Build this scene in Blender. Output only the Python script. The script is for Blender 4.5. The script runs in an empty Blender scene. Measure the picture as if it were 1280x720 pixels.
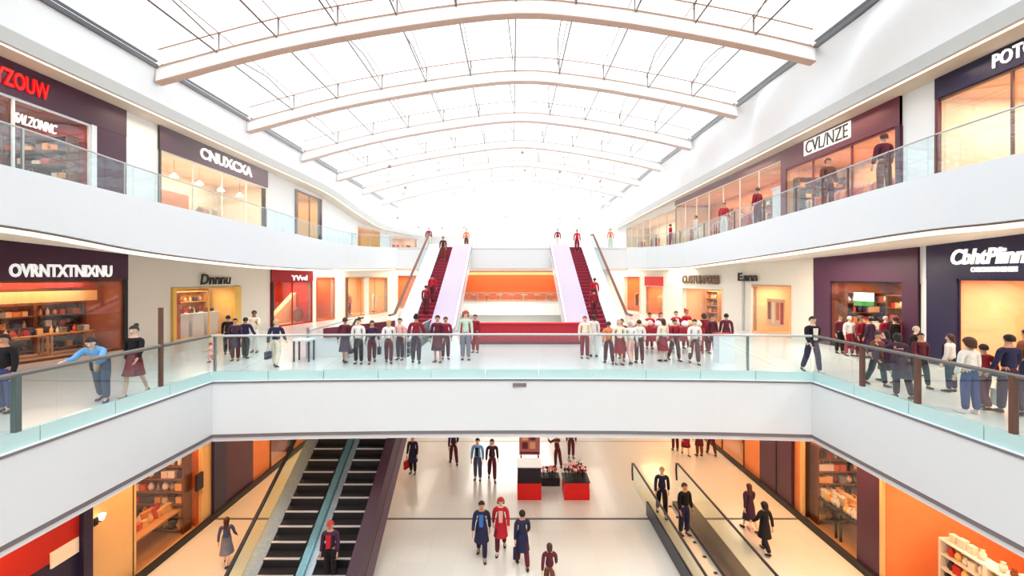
import bpy, bmesh, math, random
from mathutils import Vector, Matrix
random.seed(7)
SC = bpy.context.scene
COL = SC.collection
F = 573.0; HY = 345.0            # focal length in pixels (1280 wide), eye height line
Z1, Z2, Z3 = -9.0, -3.0, 2.15    # floor heights relative to the eye
PI = math.pi

# ---------------------------------------------------------------- materials
MATS = {}
def mat(name, col, rough=0.6, metal=0.0, emis=0.0, noise=0.06, scale=3.0, spec=0.4, bump=0.0, coat=0.0):
    if name in MATS: return MATS[name]
    m = bpy.data.materials.new(name); m.use_nodes = True
    nt = m.node_tree; b = nt.nodes['Principled BSDF']
    b.inputs['Roughness'].default_value = rough
    b.inputs['Metallic'].default_value = metal
    b.inputs['Specular IOR Level'].default_value = spec
    if coat: b.inputs['Coat Weight'].default_value = coat
    c = (col[0], col[1], col[2], 1)
    tc = nt.nodes.new('ShaderNodeTexCoord')
    nz = nt.nodes.new('ShaderNodeTexNoise'); nz.inputs['Scale'].default_value = scale; nz.inputs['Detail'].default_value = 3
    nt.links.new(tc.outputs['Object'], nz.inputs['Vector'])
    mx = nt.nodes.new('ShaderNodeMix'); mx.data_type = 'RGBA'
    mx.inputs[6].default_value = tuple(v*(1-noise) for v in c[:3]) + (1,)
    mx.inputs[7].default_value = tuple(min(1, v*(1+noise)) for v in c[:3]) + (1,)
    nt.links.new(nz.outputs['Fac'], mx.inputs[0])
    nt.links.new(mx.outputs[2], b.inputs['Base Color'])
    if emis:
        b.inputs['Emission Color'].default_value = c; b.inputs['Emission Strength'].default_value = emis
    if bump:
        bp = nt.nodes.new('ShaderNodeBump'); bp.inputs['Strength'].default_value = bump; bp.inputs['Distance'].default_value = .02
        nt.links.new(nz.outputs['Fac'], bp.inputs['Height']); nt.links.new(bp.outputs[0], b.inputs['Normal'])
    MATS[name] = m; return m
def srgb(r, g, b):
    f = lambda v: (v/255/12.92) if v/255 <= .04045 else ((v/255+.055)/1.055)**2.4
    return (f(r), f(g), f(b))
def glass(name, tint=(1,1,1), gloss=.08, rough=.02):
    if name in MATS: return MATS[name]
    m = bpy.data.materials.new(name); m.use_nodes = True
    nt = m.node_tree; nt.nodes.clear()
    o = nt.nodes.new('ShaderNodeOutputMaterial'); t = nt.nodes.new('ShaderNodeBsdfTransparent'); g = nt.nodes.new('ShaderNodeBsdfGlossy')
    mx = nt.nodes.new('ShaderNodeMixShader'); mx.inputs[0].default_value = gloss
    t.inputs[0].default_value = tint + (1,); g.inputs['Roughness'].default_value = rough
    nt.links.new(t.outputs[0], mx.inputs[1]); nt.links.new(g.outputs[0], mx.inputs[2]); nt.links.new(mx.outputs[0], o.inputs[0])
    MATS[name] = m; return m
def tile(name, c1, mortar, sx, sy, rough=.15, coat=.3, msize=.006):
    m = bpy.data.materials.new(name); m.use_nodes = True
    nt = m.node_tree; b = nt.nodes['Principled BSDF']
    tc = nt.nodes.new('ShaderNodeTexCoord'); br = nt.nodes.new('ShaderNodeTexBrick')
    br.offset = 0; br.squash = 1
    br.inputs['Color1'].default_value = c1 + (1,); br.inputs['Color2'].default_value = tuple(v*.96 for v in c1) + (1,)
    br.inputs['Mortar'].default_value = mortar + (1,)
    br.inputs['Scale'].default_value = 1; br.inputs['Mortar Size'].default_value = msize
    br.inputs['Brick Width'].default_value = sx; br.inputs['Row Height'].default_value = sy
    nt.links.new(tc.outputs['Object'], br.inputs['Vector']); nt.links.new(br.outputs['Color'], b.inputs['Base Color'])
    b.inputs['Roughness'].default_value = rough; b.inputs['Coat Weight'].default_value = coat
    b.inputs['Coat Roughness'].default_value = .05
    MATS[name] = m; return m

WHITE = mat('white_plaster', (.86,.88,.9), .55, noise=.015)
FASC = mat('white_fascia', (.80,.835,.865), .45, noise=.012)
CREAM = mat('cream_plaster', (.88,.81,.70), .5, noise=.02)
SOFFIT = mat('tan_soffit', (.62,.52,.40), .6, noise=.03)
LIP = mat('grey_lip', (.52,.52,.50), .5, noise=.03)
DARKTRIM = mat('dark_trim', (.10,.085,.085), .5)
GREYTRIM = mat('mauve_grey_trim', (.22,.19,.21), .4)
STRIP = mat('warm_light_strip', (1,.80,.56), .5, emis=1.6, noise=0)
PLUM = mat('plum_panel', srgb(74,40,62), .45)
MAROON = mat('maroon_panel', srgb(112,46,64), .45)
NAVYP = mat('navy_panel', srgb(38,34,66), .45)
BLACK = mat('black_rubber', (.012,.012,.015), .5)
DARK = mat('dark_metal', (.03,.03,.035), .4, .5)
STEEL = mat('brushed_steel', (.50,.50,.50), .32, .9)
BRONZE = mat('bronze_post', srgb(120,86,76), .4, .5)
WOOD = mat('light_wood', srgb(200,140,80), .5, noise=.15, scale=8)
DWOOD = mat('dark_wood', srgb(110,60,35), .5, noise=.15, scale=8)
RED = mat('bright_red_panel', srgb(225,22,20), .4)
CRED = mat('crimson_panel', srgb(170,28,44), .45)
RAILG = glass('rail_glass', (.90,.965,.97), .07)
SHOPG = glass('shop_glass', (.98,.98,.98), .05)
ROOFG = glass('roof_glass', (.97,.985,1.0), .05)
TEAL = mat('teal_glass_channel', srgb(196,228,226), .15, noise=.02, coat=.4)
SILVER = mat('silver_tread', (.55,.55,.56), .35, .6)
FLOOR2 = tile('upper_floor_tile', (.80,.785,.765), (.66,.65,.64), 1.2, 1.2, .22, .2)
FLOOR1 = tile('lower_floor_tile', (.68,.66,.61), (.60,.58,.55), .9, .9, .2, .3)
SKIN_T = [mat('skin_%s' % n, c, .55, noise=.04) for n, c in (('light', srgb(232,190,165)), ('tan', srgb(205,150,118)), ('brown', srgb(140,92,66)))]

# ---------------------------------------------------------------- mesh builder
class MB:
    def __init__(s): s.v = []; s.f = []; s.m = []; s.mats = []; s.smooth = []
    def mi(s, m):
        if m not in s.mats: s.mats.append(m)
        return s.mats.index(m)
    def add(s, vs, fs, m, sm=False):
        k = len(s.v); s.v += [tuple(v) for v in vs]; i = s.mi(m)
        for f in fs: s.f.append(tuple(k+j for j in f)); s.m.append(i); s.smooth.append(sm)
        return s
    def box(s, x0, x1, y0, y1, z0, z1, m, bev=0):
        return s.prism([(x0,y0),(x1,y0),(x1,y1),(x0,y1)], z0, z1, m)
    def prism(s, poly, z0, z1, m):
        # z0,z1 may be numbers or per-vertex lists
        n = len(poly)
        a = z0 if isinstance(z0, (list,tuple)) else [z0]*n
        b = z1 if isinstance(z1, (list,tuple)) else [z1]*n
        ar = sum(poly[i][0]*poly[(i+1)%n][1]-poly[(i+1)%n][0]*poly[i][1] for i in range(n))
        if ar < 0: poly = poly[::-1]; a = a[::-1]; b = b[::-1]
        vs = [(p[0],p[1],a[i]) for i,p in enumerate(poly)] + [(p[0],p[1],b[i]) for i,p in enumerate(poly)]
        fs = [tuple(range(n))[::-1], tuple(range(n,2*n))] + [(i,(i+1)%n,n+(i+1)%n,n+i) for i in range(n)]
        return s.add(vs, fs, m)
    def quad(s, a, b, c, d, m): return s.add([a,b,c,d], [(0,1,2,3)], m)
    def obox(s, c, ax, ay, az, m):     # centre + three half-vectors
        c = Vector(c); ax = Vector(ax); ay = Vector(ay); az = Vector(az)
        vs = [c+i*ax+j*ay+k*az for k in (-1,1) for j in (-1,1) for i in (-1,1)]
        return s.add(vs, [(0,2,3,1),(4,5,7,6),(0,1,5,4),(2,6,7,3),(0,4,6,2),(1,3,7,5)], m)
    def tube(s, pts, r, m, n=8, cap=True):
        pts = [Vector(p) for p in pts]; rs = r if isinstance(r, (list,tuple)) else [r]*len(pts)
        vs = []; fs = []; up = None
        for i, p in enumerate(pts):
            t = (pts[min(i+1,len(pts)-1)] - pts[max(i-1,0)]).normalized()
            ref = Vector((0,0,1)) if abs(t.z) < .95 else Vector((0,1,0))
            a = t.cross(ref).normalized(); b = t.cross(a)
            for k in range(n):
                q = 2*PI*k/n; vs.append(p + rs[i]*(a*math.cos(q)+b*math.sin(q)))
        for i in range(len(pts)-1):
            for k in range(n):
                fs.append((i*n+k, i*n+(k+1)%n, (i+1)*n+(k+1)%n, (i+1)*n+k))
        if cap: fs.append(tuple(range(n))); fs.append(tuple(range((len(pts)-1)*n, len(pts)*n))[::-1])
        return s.add(vs, fs, m, True)
    def lathe(s, prof, m, c=(0,0,0), n=16, sx=1, sy=1):
        vs = []; fs = []
        for (r, z) in prof:
            for k in range(n):
                q = 2*PI*k/n; vs.append((c[0]+r*sx*math.cos(q), c[1]+r*sy*math.sin(q), c[2]+z))
        for i in range(len(prof)-1):
            for k in range(n): fs.append((i*n+k, i*n+(k+1)%n, (i+1)*n+(k+1)%n, (i+1)*n+k))
        fs.append(tuple(range(n))[::-1]); fs.append(tuple(range((len(prof)-1)*n, len(prof)*n)))
        return s.add(vs, fs, m, True)
    def ball(s, c, r, m, n=10, rz=None, ry=None):
        rz = rz or r; ry = ry or r
        prof = [(max(.001,math.sin(PI*i/6)), -math.cos(PI*i/6)) for i in range(7)]
        vs = []; fs = []
        for (a, z) in prof:
            for k in range(n): vs.append((c[0]+r*a*math.cos(2*PI*k/n), c[1]+ry*a*math.sin(2*PI*k/n), c[2]+rz*z))
        for i in range(6):
            for k in range(n): fs.append((i*n+k, i*n+(k+1)%n, (i+1)*n+(k+1)%n, (i+1)*n+k))
        return s.add(vs, fs, m, True)
    def strip(s, A, B, m, flip=False):    # ruled surface between two polylines
        n = len(A); vs = list(A) + list(B)
        fs = [((i,i+1,n+i+1,n+i) if not flip else (i,n+i,n+i+1,i+1)) for i in range(n-1)]
        return s.add(vs, fs, m)
    def build(s, name, parent=None, **props):
        me = bpy.data.meshes.new(name); me.from_pydata(s.v, [], s.f)
        for m in s.mats: me.materials.append(m)
        me.polygons.foreach_set('material_index', s.m); me.polygons.foreach_set('use_smooth', s.smooth)
        me.update()
        o = bpy.data.objects.new(name, me); COL.objects.link(o)
        if parent is not None:
            o.parent = parent
            if parent.get('_w'): o.matrix_parent_inverse = Matrix(parent['_m']).inverted() if False else Matrix.Translation(-parent.location)
        for k, v in props.items(): o[k] = v
        return o
def tag(o, label, cat, group=None, kind=None):
    if label: o['label'] = label
    if cat: o['category'] = cat
    if group: o['group'] = group
    if kind: o['kind'] = kind
    return o
def empty(name, loc, rz=0, world=False):
    o = bpy.data.objects.new(name, None); COL.objects.link(o); o.location = loc; o.rotation_euler = (0,0,rz)
    o.empty_display_size = .2
    if world: WORLDP.add(o.name); 
    return o
WORLDP = set()
def part(mb, name, root, **props):
    """part given in world coordinates when root was made with world=True, else local"""
    o = mb.build(name, None, **props)
    o.parent = root
    if root.name in WORLDP: o.matrix_parent_inverse = Matrix.Translation(-Vector(root.location))
    return o
def subpart(mb, name, par, **props):
    o = mb.build(name, None, **props); o.parent = par
    r = par
    while r.parent: r = r.parent
    return o
def copy_tree(o, parent=None):
    c = o.copy(); COL.objects.link(c)
    if parent: c.parent = parent
    for ch in list(o.children): copy_tree(ch, c)
    return c
def struct(mb, name, **kw): return mb.build(name, None, kind='structure', **kw)

def at(x, y, d): return Vector(((x-640)*d/F, d, (HY-y)*d/F))
def zat(y, d): return (HY-y)*d/F
def floor_d(y, z): return z*F/(HY-y)
def catmull(P, n=6):
    out = []
    for i in range(len(P)-1):
        p0 = Vector(P[max(i-1,0)]); p1 = Vector(P[i]); p2 = Vector(P[i+1]); p3 = Vector(P[min(i+2,len(P)-1)])
        for k in range(n):
            t = k/n; out.append(.5*((2*p1)+(-p0+p2)*t+(2*p0-5*p1+4*p2-p3)*t*t+(-p0+3*p1-3*p2+p3)*t*t*t))
    out.append(Vector(P[-1])); return out
def interp(tab, t):
    if t <= tab[0][0]: return tab[0][1]
    for (a, va), (b, vb) in zip(tab, tab[1:]):
        if t <= b: return va+(vb-va)*(t-a)/(b-a)
    return tab[-1][1]

class Path:
    """a wall seen in plan: list of (X, depth)"""
    def __init__(s, P): s.P = P
    def pt(s, x):
        k = (x-640)/F
        for (a, b), (c, d) in zip(s.P, s.P[1:]):
            fa = a-k*b; fc = c-k*d
            if fa*fc <= 0 and fa != fc:
                t = fa/(fa-fc); return Vector((a+(c-a)*t, b+(d-b)*t, 0))
        a, b = s.P[-1] if abs(k*s.P[-1][1]) < abs(s.P[-1][0]) else s.P[0]
        return Vector((k*s.P[-1][1], s.P[-1][1], 0))
    def z(s, x, y): return zat(y, s.pt(x).y)
    def between(s, x0, x1):
        p0 = s.pt(x0); p1 = s.pt(x1)
        if p0.y > p1.y: p0, p1 = p1, p0
        mid = [Vector((a,b,0)) for a,b in s.P if p0.y+.05 < b < p1.y-.05]
        return [p0]+mid+[p1]
    def wallbox(s, mb, x0, x1, z0, z1, off, th, m):
        """slab following the wall between pixel columns x0,x1; off = distance towards the hall, th = thickness beyond that"""
        P = s.between(x0, x1); side = 1 if P[0].x < 0 else -1
        for a, b in zip(P, P[1:]):
            t = (b-a).normalized(); n = Vector((t.y, -t.x, 0))*1.0
            if n.x*side < 0: n = -n
            A0 = a+n*off; A1 = a+n*(off+th); B0 = b+n*off; B1 = b+n*(off+th)
            mb.prism([(A0.x,A0.y),(B0.x,B0.y),(B1.x,B1.y),(A1.x,A1.y)], z0, z1, m)
        return mb
    def frame(s, x0, x1):
        """origin at px x0, unit along wall towards px x1, unit normal into the shop, length"""
        a = s.pt(x0); b = s.pt(x1); t = (b-a); L = t.length; t.normalize()
        n = Vector((t.y,-t.x,0)); side = -1 if a.x < 0 else 1
        if n.x*side < 0: n = -n
        return a, t, n, L

# text as mesh laid on a wall
def text_mesh(body, m, depth=.04, bold=0.0, shear=0.0):
    cu = bpy.data.curves.new('lettering', 'FONT'); cu.body = body; cu.extrude = depth/2; cu.size = 1; cu.shear = shear
    cu.offset = bold; cu.resolution_u = 3
    ob = bpy.data.objects.new('tmp', cu); COL.objects.link(ob)
    bpy.context.view_layer.update()
    me = bpy.data.meshes.new_from_object(ob.evaluated_get(bpy.context.evaluated_depsgraph_get()))
    bpy.data.objects.remove(ob); bpy.data.curves.remove(cu)
    xs = [v.co.x for v in me.vertices]; ys = [v.co.y for v in me.vertices]
    x0, x1, y0, y1 = min(xs), max(xs), min(ys), max(ys)
    for v in me.vertices: v.co.x = (v.co.x-x0)/(x1-x0); v.co.y = (v.co.y-y0)/(y1-y0)
    me.materials.clear(); me.materials.append(m); return me
def put_text(body, m, P, q, zb, zt, root, name='lettering', bold=.0, shear=0, off=.05):
    """P,Q: left and right foot points (seen from the hall) ; zb..zt height"""
    me = text_mesh(body, m, .05, bold, shear)
    P = Vector(P); q = Vector(q); t = q-P; L = t.length; t.normalize(); up = Vector((0,0,1)); n = t.cross(up)
    for v in me.vertices:
        c = v.co.copy(); v.co = P + t*(c.x*L) + up*(zb + c.y*(zt-zb)) + n*(off + c.z)
    o = bpy.data.objects.new(name, me); COL.objects.link(o); o.parent = root
    if root.name in WORLDP: o.matrix_parent_inverse = Matrix.Translation(-Vector(root.location))
    return o
def area(name, loc, size, power, col, rot=(0,0,0), sy=None):
    l = bpy.data.lights.new(name, 'AREA'); l.energy = power; l.color = col; l.size = size
    l.shape = 'RECTANGLE'; l.size_y = sy or size
    o = bpy.data.objects.new(name, l); COL.objects.link(o); o.location = loc; o.rotation_euler = rot
    return o
# ================================================================ SHELL
# plan paths (X, depth)
P3L = Path([(-14.5,5),(-14.5,44),(-13.4,50),(-10.5,55),(-6,57.5)])
P3R = Path([(13.3,5),(13.3,58)])
P2L = Path([(-18.4,9),(-16.8,15.1),(-15.5,20.2),(-14.0,26.4),(-12.2,32),(-9.3,42),(-8.2,54)])
P2R = Path([(14.7,6),(14.4,15.9),(13.8,20.2),(12.8,25),(11.6,30.5),(9.8,39),(8.6,54)])
P1L = Path([(-11.2,5),(-11.2,56)])
P1R = Path([(10.8,5),(10.8,56)])
END = 60.0

# ---- lower floor
m = MB(); m.box(-24,24,-8,END,-9.4,Z1,FLOOR1); struct(m,'floor')
m = MB(); m.box(-11.1,10.7,16.93,17.05,Z1,Z1+.004,DARKTRIM); struct(m,'trim_1')
m = MB(); m.box(-11.1,10.7,24.9,24.98,Z1,Z1+.004,GREYTRIM); struct(m,'trim_2')

# ---- level two slab: cells with holes, top tiled
FT2 = MB()
def slab2(poly): FT2.prism(poly, -3.25, Z2, FLOOR2)
slab2([(-23,-8),(-8.6,-8),(-8.6,13.1),(-8.6,17),(-23,17)])
slab2([(8.6,-8),(23,-8),(23,17),(8.6,17),(8.6,13.1)])
slab2([(-8.6,13.1),(-6,13.3),(-3,13.42),(0,13.46),(3,13.42),(6,13.3),(8.6,13.1),(8.6,17),(-8.6,17)])
slab2([(-23,17),(-7.5,17),(-7.5,21.8),(-23,21.8)])
slab2([(-3.85,17),(23,17),(23,21.8),(-3.85,21.8)])
slab2([(-23,21.8),(23,21.8),(23,24.4),(-23,24.4)])
slab2([(-23,24.4),(-6.8,24.4),(-6.8,54),(-23,54)])
slab2([(6.8,24.4),(23,24.4),(23,54),(6.8,54)])
slab2([(-23,54),(23,54),(23,END),(-23,END)])
struct(FT2,'floor.001')
FB2 = MB()
def body2(poly): FB2.prism(poly, -4.6, -3.25, FASC)
body2([(-23,-8),(-8.6,-8),(-8.6,13.1),(-8.6,17),(-23,17)])
body2([(8.6,-8),(23,-8),(23,17),(8.6,17),(8.6,13.1)])
body2([(-8.6,13.1),(-6,13.3),(-3,13.42),(0,13.46),(3,13.42),(6,13.3),(8.6,13.1),(8.6,17),(-8.6,17)])
body2([(-23,17),(-7.5,17),(-7.5,21.8),(-23,21.8)])
body2([(-3.85,17),(23,17),(23,21.8),(-3.85,21.8)])
body2([(-23,21.8),(23,21.8),(23,24.4),(-23,24.4)])
body2([(-23,24.4),(-6.8,24.4),(-6.8,54),(-23,54)])
body2([(6.8,24.4),(23,24.4),(23,54),(6.8,54)])
body2([(-23,54),(23,54),(23,END),(-23,END)])
struct(FB2,'ceiling')
# skin of the first void: white fascia with dark line below, teal channel above
EDGE2 = [(-8.6,-8),(-8.6,13.1),(-6,13.3),(-3,13.42),(0,13.46),(3,13.42),(6,13.3),(8.6,13.1),(8.6,-8)]
def offs(P, d):
    """offset polyline towards the void centre"""
    out = []
    for (x, y) in P:
        sx = 0 if abs(x) < 8.5 else (-1 if x > 0 else 1)
        sy = -1 if y > 5 else 0
        out.append((x+sx*d, y+sy*d))
    return out
def ring(mb, P, o0, o1, z0, z1, mt):
    A = offs(P,o0); B = offs(P,o1)
    for i in range(len(P)-1): mb.prism([A[i],A[i+1],B[i+1],B[i]], z0, z1, mt)
m = MB(); ring(m, EDGE2, .001, .10, -4.50, -3.0, FASC); struct(m,'wall_void_fascia')
m = MB(); ring(m, EDGE2, .0, .085, -4.60, -4.50, GREYTRIM); struct(m,'trim_3')
m = MB(); ring(m, EDGE2, -.05, .04, -4.72, -4.602, WHITE); struct(m,'trim_4')
m = MB(); ring(m, EDGE2, .101, .12, -3.05, -3.0, GREYTRIM); struct(m,'trim_5')

STRIP2 = mat('cream_light_strip', (1,.86,.68), .5, emis=.95, noise=0)
# ---- level three slab
S3L = [(-9.7,-8,1.15),(-9.75,3,1.1),(-9.83,8.8,1.0),(-10.33,13.4,.68),(-10.8,20.2,.45),(-11.3,27.4,.43),(-11.2,31.5,.5),(-10.2,33.9,.55),(-8.6,34.5,.6)]
S3R = [(8.8,-8,1.15),(8.85,3,1.1),(8.87,7.95,1.0),(8.95,10.5,1.0),(9.6,16.2,.86),(10.7,25.7,.66),(11.0,30.5,.58),(10.2,33.7,.58),(8.6,34.5,.6)]
C3L = catmull(S3L, 6); C3R = catmull(S3R, 6)
TOP2L = [(9,1.45),(15.1,1.32),(18.8,1.02),(26.4,.55),(42,.5)]
TOP2R = [(9,1.4),(12.7,1.2),(15.9,1.03),(20.2,.81),(26,.68),(40,.6)]
def outer(p, side):
    return Vector(((-23 if side < 0 else 23), p.y, 0))
for nm, C, side, PW, TT in (('left',C3L,-1,P2L,TOP2L),('right',C3R,1,P2R,TOP2R)):
    n = len(C); fl = MB()
    top = [Vector((p.x,p.y,Z3)) for p in C]; far = [Vector((side*23,p.y,Z3)) for p in C]
    topb = [Vector((p.x,p.y,Z3-.12)) for p in C]; farb = [Vector((side*23,p.y,Z3-.12)) for p in C]
    fl.strip(top, far, FLOOR2, flip=(side>0)); fl.strip(topb, farb, FLOOR2, flip=(side<0)); struct(fl,'floor.%03d' % (2 if side<0 else 3))
    # fascia board
    fa = MB()
    bot = [Vector((p.x,p.y,p.z)) for p in C]; inn = [Vector((p.x+side*.12,p.y,p.z)) for p in C]; int_ = [Vector((p.x+side*.12,p.y,Z3-.001)) for p in C]
    t2 = [Vector((p.x,p.y,Z3+.0)) for p in C]
    fa.strip(bot, t2, FASC); fa.strip(inn, bot, FASC); fa.strip(int_, inn, FASC)
    struct(fa,'wall_%s_fascia' % nm)
    # dark line + light strip + soffit
    st = MB(); a = [Vector((p.x+side*.125,p.y,p.z-.035)) for p in C]; b = [Vector((p.x+side*.125,p.y,p.z+.03)) for p in C]; c = [Vector((p.x+side*.17,p.y,p.z-.035)) for p in C]
    st.strip(a, b, GREYTRIM); st.strip(c, a, GREYTRIM); struct(st,'trim_%d' % (6 if side<0 else 7))
    s2 = MB(); d1 = [Vector((p.x+side*.17,p.y,p.z-.13)) for p in C]; d2 = [Vector((p.x+side*.17,p.y,p.z-.036)) for p in C]
    s2.strip(d1, d2, STRIP2); d3=[v+Vector((side*.05,0,0)) for v in d1]; d4=[v+Vector((side*.05,0,0)) for v in d2]; s2.strip(d3,d1,STRIP2); s2.strip(d4,d3,STRIP2)
    ls = s2.build('cove_light'); tag(ls,'long warm cove light running under the %s upper gallery edge' % nm,'light')
    so = MB(); A = []; B = []
    for p in C:
        A.append(Vector((p.x+side*.22,p.y,p.z-.13)))
        # wall at the same depth
        w = interp([(d,x) for x,d in PW.P], p.y)
        B.append(Vector((side*max(abs(w),abs(p.x)+.6)+side*.3,p.y,max(interp(TT,p.y)+.03,p.z-.13))))
    so.strip(A, B, CREAM, flip=(side<0)); struct(so,'ceiling.%03d' % (1 if side<0 else 2))
# platform across the far end
m = MB(); m.prism([(-23,34.5),(23,34.5),(23,END),(-23,END)], Z3-.12, Z3, FLOOR2); struct(m,'floor.004')
m = MB(); m.prism([(-13,34.52),(13,34.52),(13,END),(-13,END)], .6, Z3-.13, FASC); struct(m,'ceiling.003')

# ---- walls of level 2 and 3 as built later shop by shop; roof overhang
L3L = [(-13.2,-8,6.1),(-13.2,6,6.1),(-13.2,24.4,6.05),(-13.2,33.3,6.0),(-13.2,40.7,5.35),(-12.6,47,4.7),(-9.8,53,4.5),(-5.5,55.8,4.5)]
L3R = [(12,-8,6.1),(12,6,6.1),(12,20.6,6.0),(12,30,5.9),(12,40,5.8),(12,58,5.5)]
WT3L = [(27.5,6.2),(31,6.1),(36,5.85),(43,5.1),(52,4.6),(60,4.55)]
for nm, S, side in (('left',L3L,-1),('right',L3R,1)):
    C = catmull(S,5)
    m = MB(); ht = .4 if side<0 else .42
    a=[Vector(p) for p in C]; b=[Vector((p.x,p.y,p.z+ht)) for p in C]; c=[Vector((p.x+side*.14,p.y,p.z)) for p in C]
    m.strip(a,b,LIP); m.strip(c,a,LIP); struct(m,'trim_%d' % (8 if side<0 else 9))
    m = MB(); d1=[Vector((p.x+side*.14,p.y,p.z+.0)) for p in C]; d2=[Vector((p.x+side*.14,p.y,p.z+.1)) for p in C]
    m.strip(d1,d2,DARKTRIM); struct(m,'trim_%d' % (10 if side<0 else 11))
    m = MB(); e1=[Vector((p.x+side*.16,p.y,p.z+.03)) for p in C]; e2=[Vector((p.x+side*.36,p.y,p.z+.05)) for p in C]
    m.strip(e1,e2,STRIP); m.strip([v+Vector((0,0,.05)) for v in e1],[v+Vector((0,0,.05)) for v in e2],STRIP)
    tag(m.build('cove_light'),'warm light strip under the %s roof overhang above the top shops' % nm,'light')
    m = MB(); f2=[]
    for p in C:
        zt = interp(WT3L,p.y) if side<0 else 6.15
        wx = 14.9 if side<0 else 13.7
        if side<0 and p.y>44: wx = abs(p.x)+1.6
        f2.append(Vector((side*wx,p.y,zt+.02)))
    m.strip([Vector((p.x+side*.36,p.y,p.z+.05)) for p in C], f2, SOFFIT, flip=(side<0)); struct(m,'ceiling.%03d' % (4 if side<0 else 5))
    # upstand from the lip to the roof eaves
    m = MB()
    if side < 0:
        lo = b; hi=[Vector((-13.02,p.y,7.75)) for p in C]
        m.strip(lo,hi,WHITE); struct(m,'wall_left_upstand')
    else:
        # fabric-like folded lining on the right
        NV = 10; NU = 150; vs=[]; fs=[]
        for i in range(NU+1):
            y = -8 + (END+8)*i/NU
            zl = interp([(p.y,p.z) for p in C], y)+ht
            for j in range(NV+1):
                t = j/NV; x = 12+(11.1-12)*t; z = zl+(8.45-zl)*t
                amp = .9*math.sin(PI*t)**1.2
                w = .34*math.sin(y*.75+3.4*t+1.3*math.sin(y*.31))+.13*math.sin(y*1.9+5*t)
                vs.append((x+amp*w, y, z+amp*w*.4))
        for i in range(NU):
            for j in range(NV):
                q=i*(NV+1)+j; fs.append((q,q+1,q+NV+2,q+NV+1))
        m.add(vs,fs,WHITE,True); struct(m,'wall_right_upstand')
    # back of the upstand so that no sky is seen past it
    m = MB(); bx = -15 if side<0 else 14.5
    m.strip([Vector((p.x,p.y,p.z+ht)) for p in C],[Vector((bx+side*9,p.y,max(p.z+ht,6.6))) for p in C],WHITE); struct(m,'ceiling.%03d' % (6 if side<0 else 7))

# end walls
m = MB(); m.box(-24,24,-8.3,-8,-9.4,6.9,WHITE); struct(m,'wall_back')
m = MB(); m.box(-24,24,END,END+.3,-9.4,5.0,WHITE); struct(m,'wall_front')
m = MB(); m.box(-24.3,-24,-8,END,-9.4,6.9,WHITE); struct(m,'wall_left')
m = MB(); m.box(24,24.3,-8,END,-9.4,6.9,WHITE); struct(m,'wall_right')

# ================================================================ ROOF
ARCH = catmull([(-13.05,7.6,0),(-8.7,8.75,0),(-4,9.62,0),(.2,10.1,0),(3.4,9.85,0),(6.5,9.35,0),(9,8.85,0),(11.1,8.35,0)],4)
def arch_z(x):
    return interp([(p.x,p.y) for p in ARCH], x)
BEAMW = mat('white_steel_beam', srgb(252,246,240), .45, noise=.02)
BROWN = mat('brown_flange', srgb(176,138,116), .5)
TUBEM = mat('grey_brown_tube', srgb(120,100,92), .45, .3)
EAVE = mat('dark_eave_gutter', srgb(84,84,88), .5)
NODES = [-13.0+24.1*k/11 for k in range(12)]
YA = [-6.3+5.8*k for k in range(12)]   # arches along the hall
def make_arch():
    r = empty('roof_arch', (0,0,0))
    b = MB()
    for p, q in zip(ARCH, ARCH[1:]):
        z0a, z0b = p.y, q.y
        vs = [(p.x,-.13,z0a-.5),(q.x,-.13,z0b-.5),(q.x,.13,z0b-.5),(p.x,.13,z0a-.5),(p.x,-.13,z0a),(q.x,-.13,z0b),(q.x,.13,z0b),(p.x,.13,z0a)]
        b.add(vs, [(0,3,2,1),(4,5,6,7),(0,1,5,4),(2,3,7,6)], BEAMW)
    part(b,'beam',r)
    for dz in (.0,-.53):
        f = MB()
        for p, q in zip(ARCH, ARCH[1:]):
            vs = [(p.x,-.18,p.y+dz),(q.x,-.18,q.y+dz),(q.x,.18,q.y+dz),(p.x,.18,p.y+dz)]
            vs += [(a,b_,c+.035) for a,b_,c in vs]
            f.add(vs,[(0,3,2,1),(4,5,6,7),(0,1,5,4),(2,3,7,6)],BROWN)
        part(f,'flange',r)
    ch = MB(); ch.tube([(p.x,0,p.y+.75) for p in ARCH], .03, BROWN, 6); part(ch,'top_chord',r)
    for x in NODES[1:-1]:
        s = MB(); s.tube([(x,0,arch_z(x)+.02),(x,0,arch_z(x)+.75)], .035, TUBEM, 6); part(s,'strut',r)
    return r
ORD = ['nearest','second nearest','third nearest','fourth nearest','fifth nearest','sixth nearest','seventh nearest','eighth nearest','ninth nearest','tenth nearest','eleventh nearest','farthest']
a0 = make_arch()
for i, y in enumerate(YA):
    o = a0 if i == 0 else copy_tree(a0)
    o.location = (0, y, 0)
    tag(o, 'white curved roof arch with brown edges, '+({0:'behind the viewpoint',1:'right over the viewpoint',2:'just before the viewpoint',3:'just above the picture top'}.get(i) or ORD[i-4]+' of the arches in view'), 'roof beam', 'curved arches carrying the glass roof')
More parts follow.
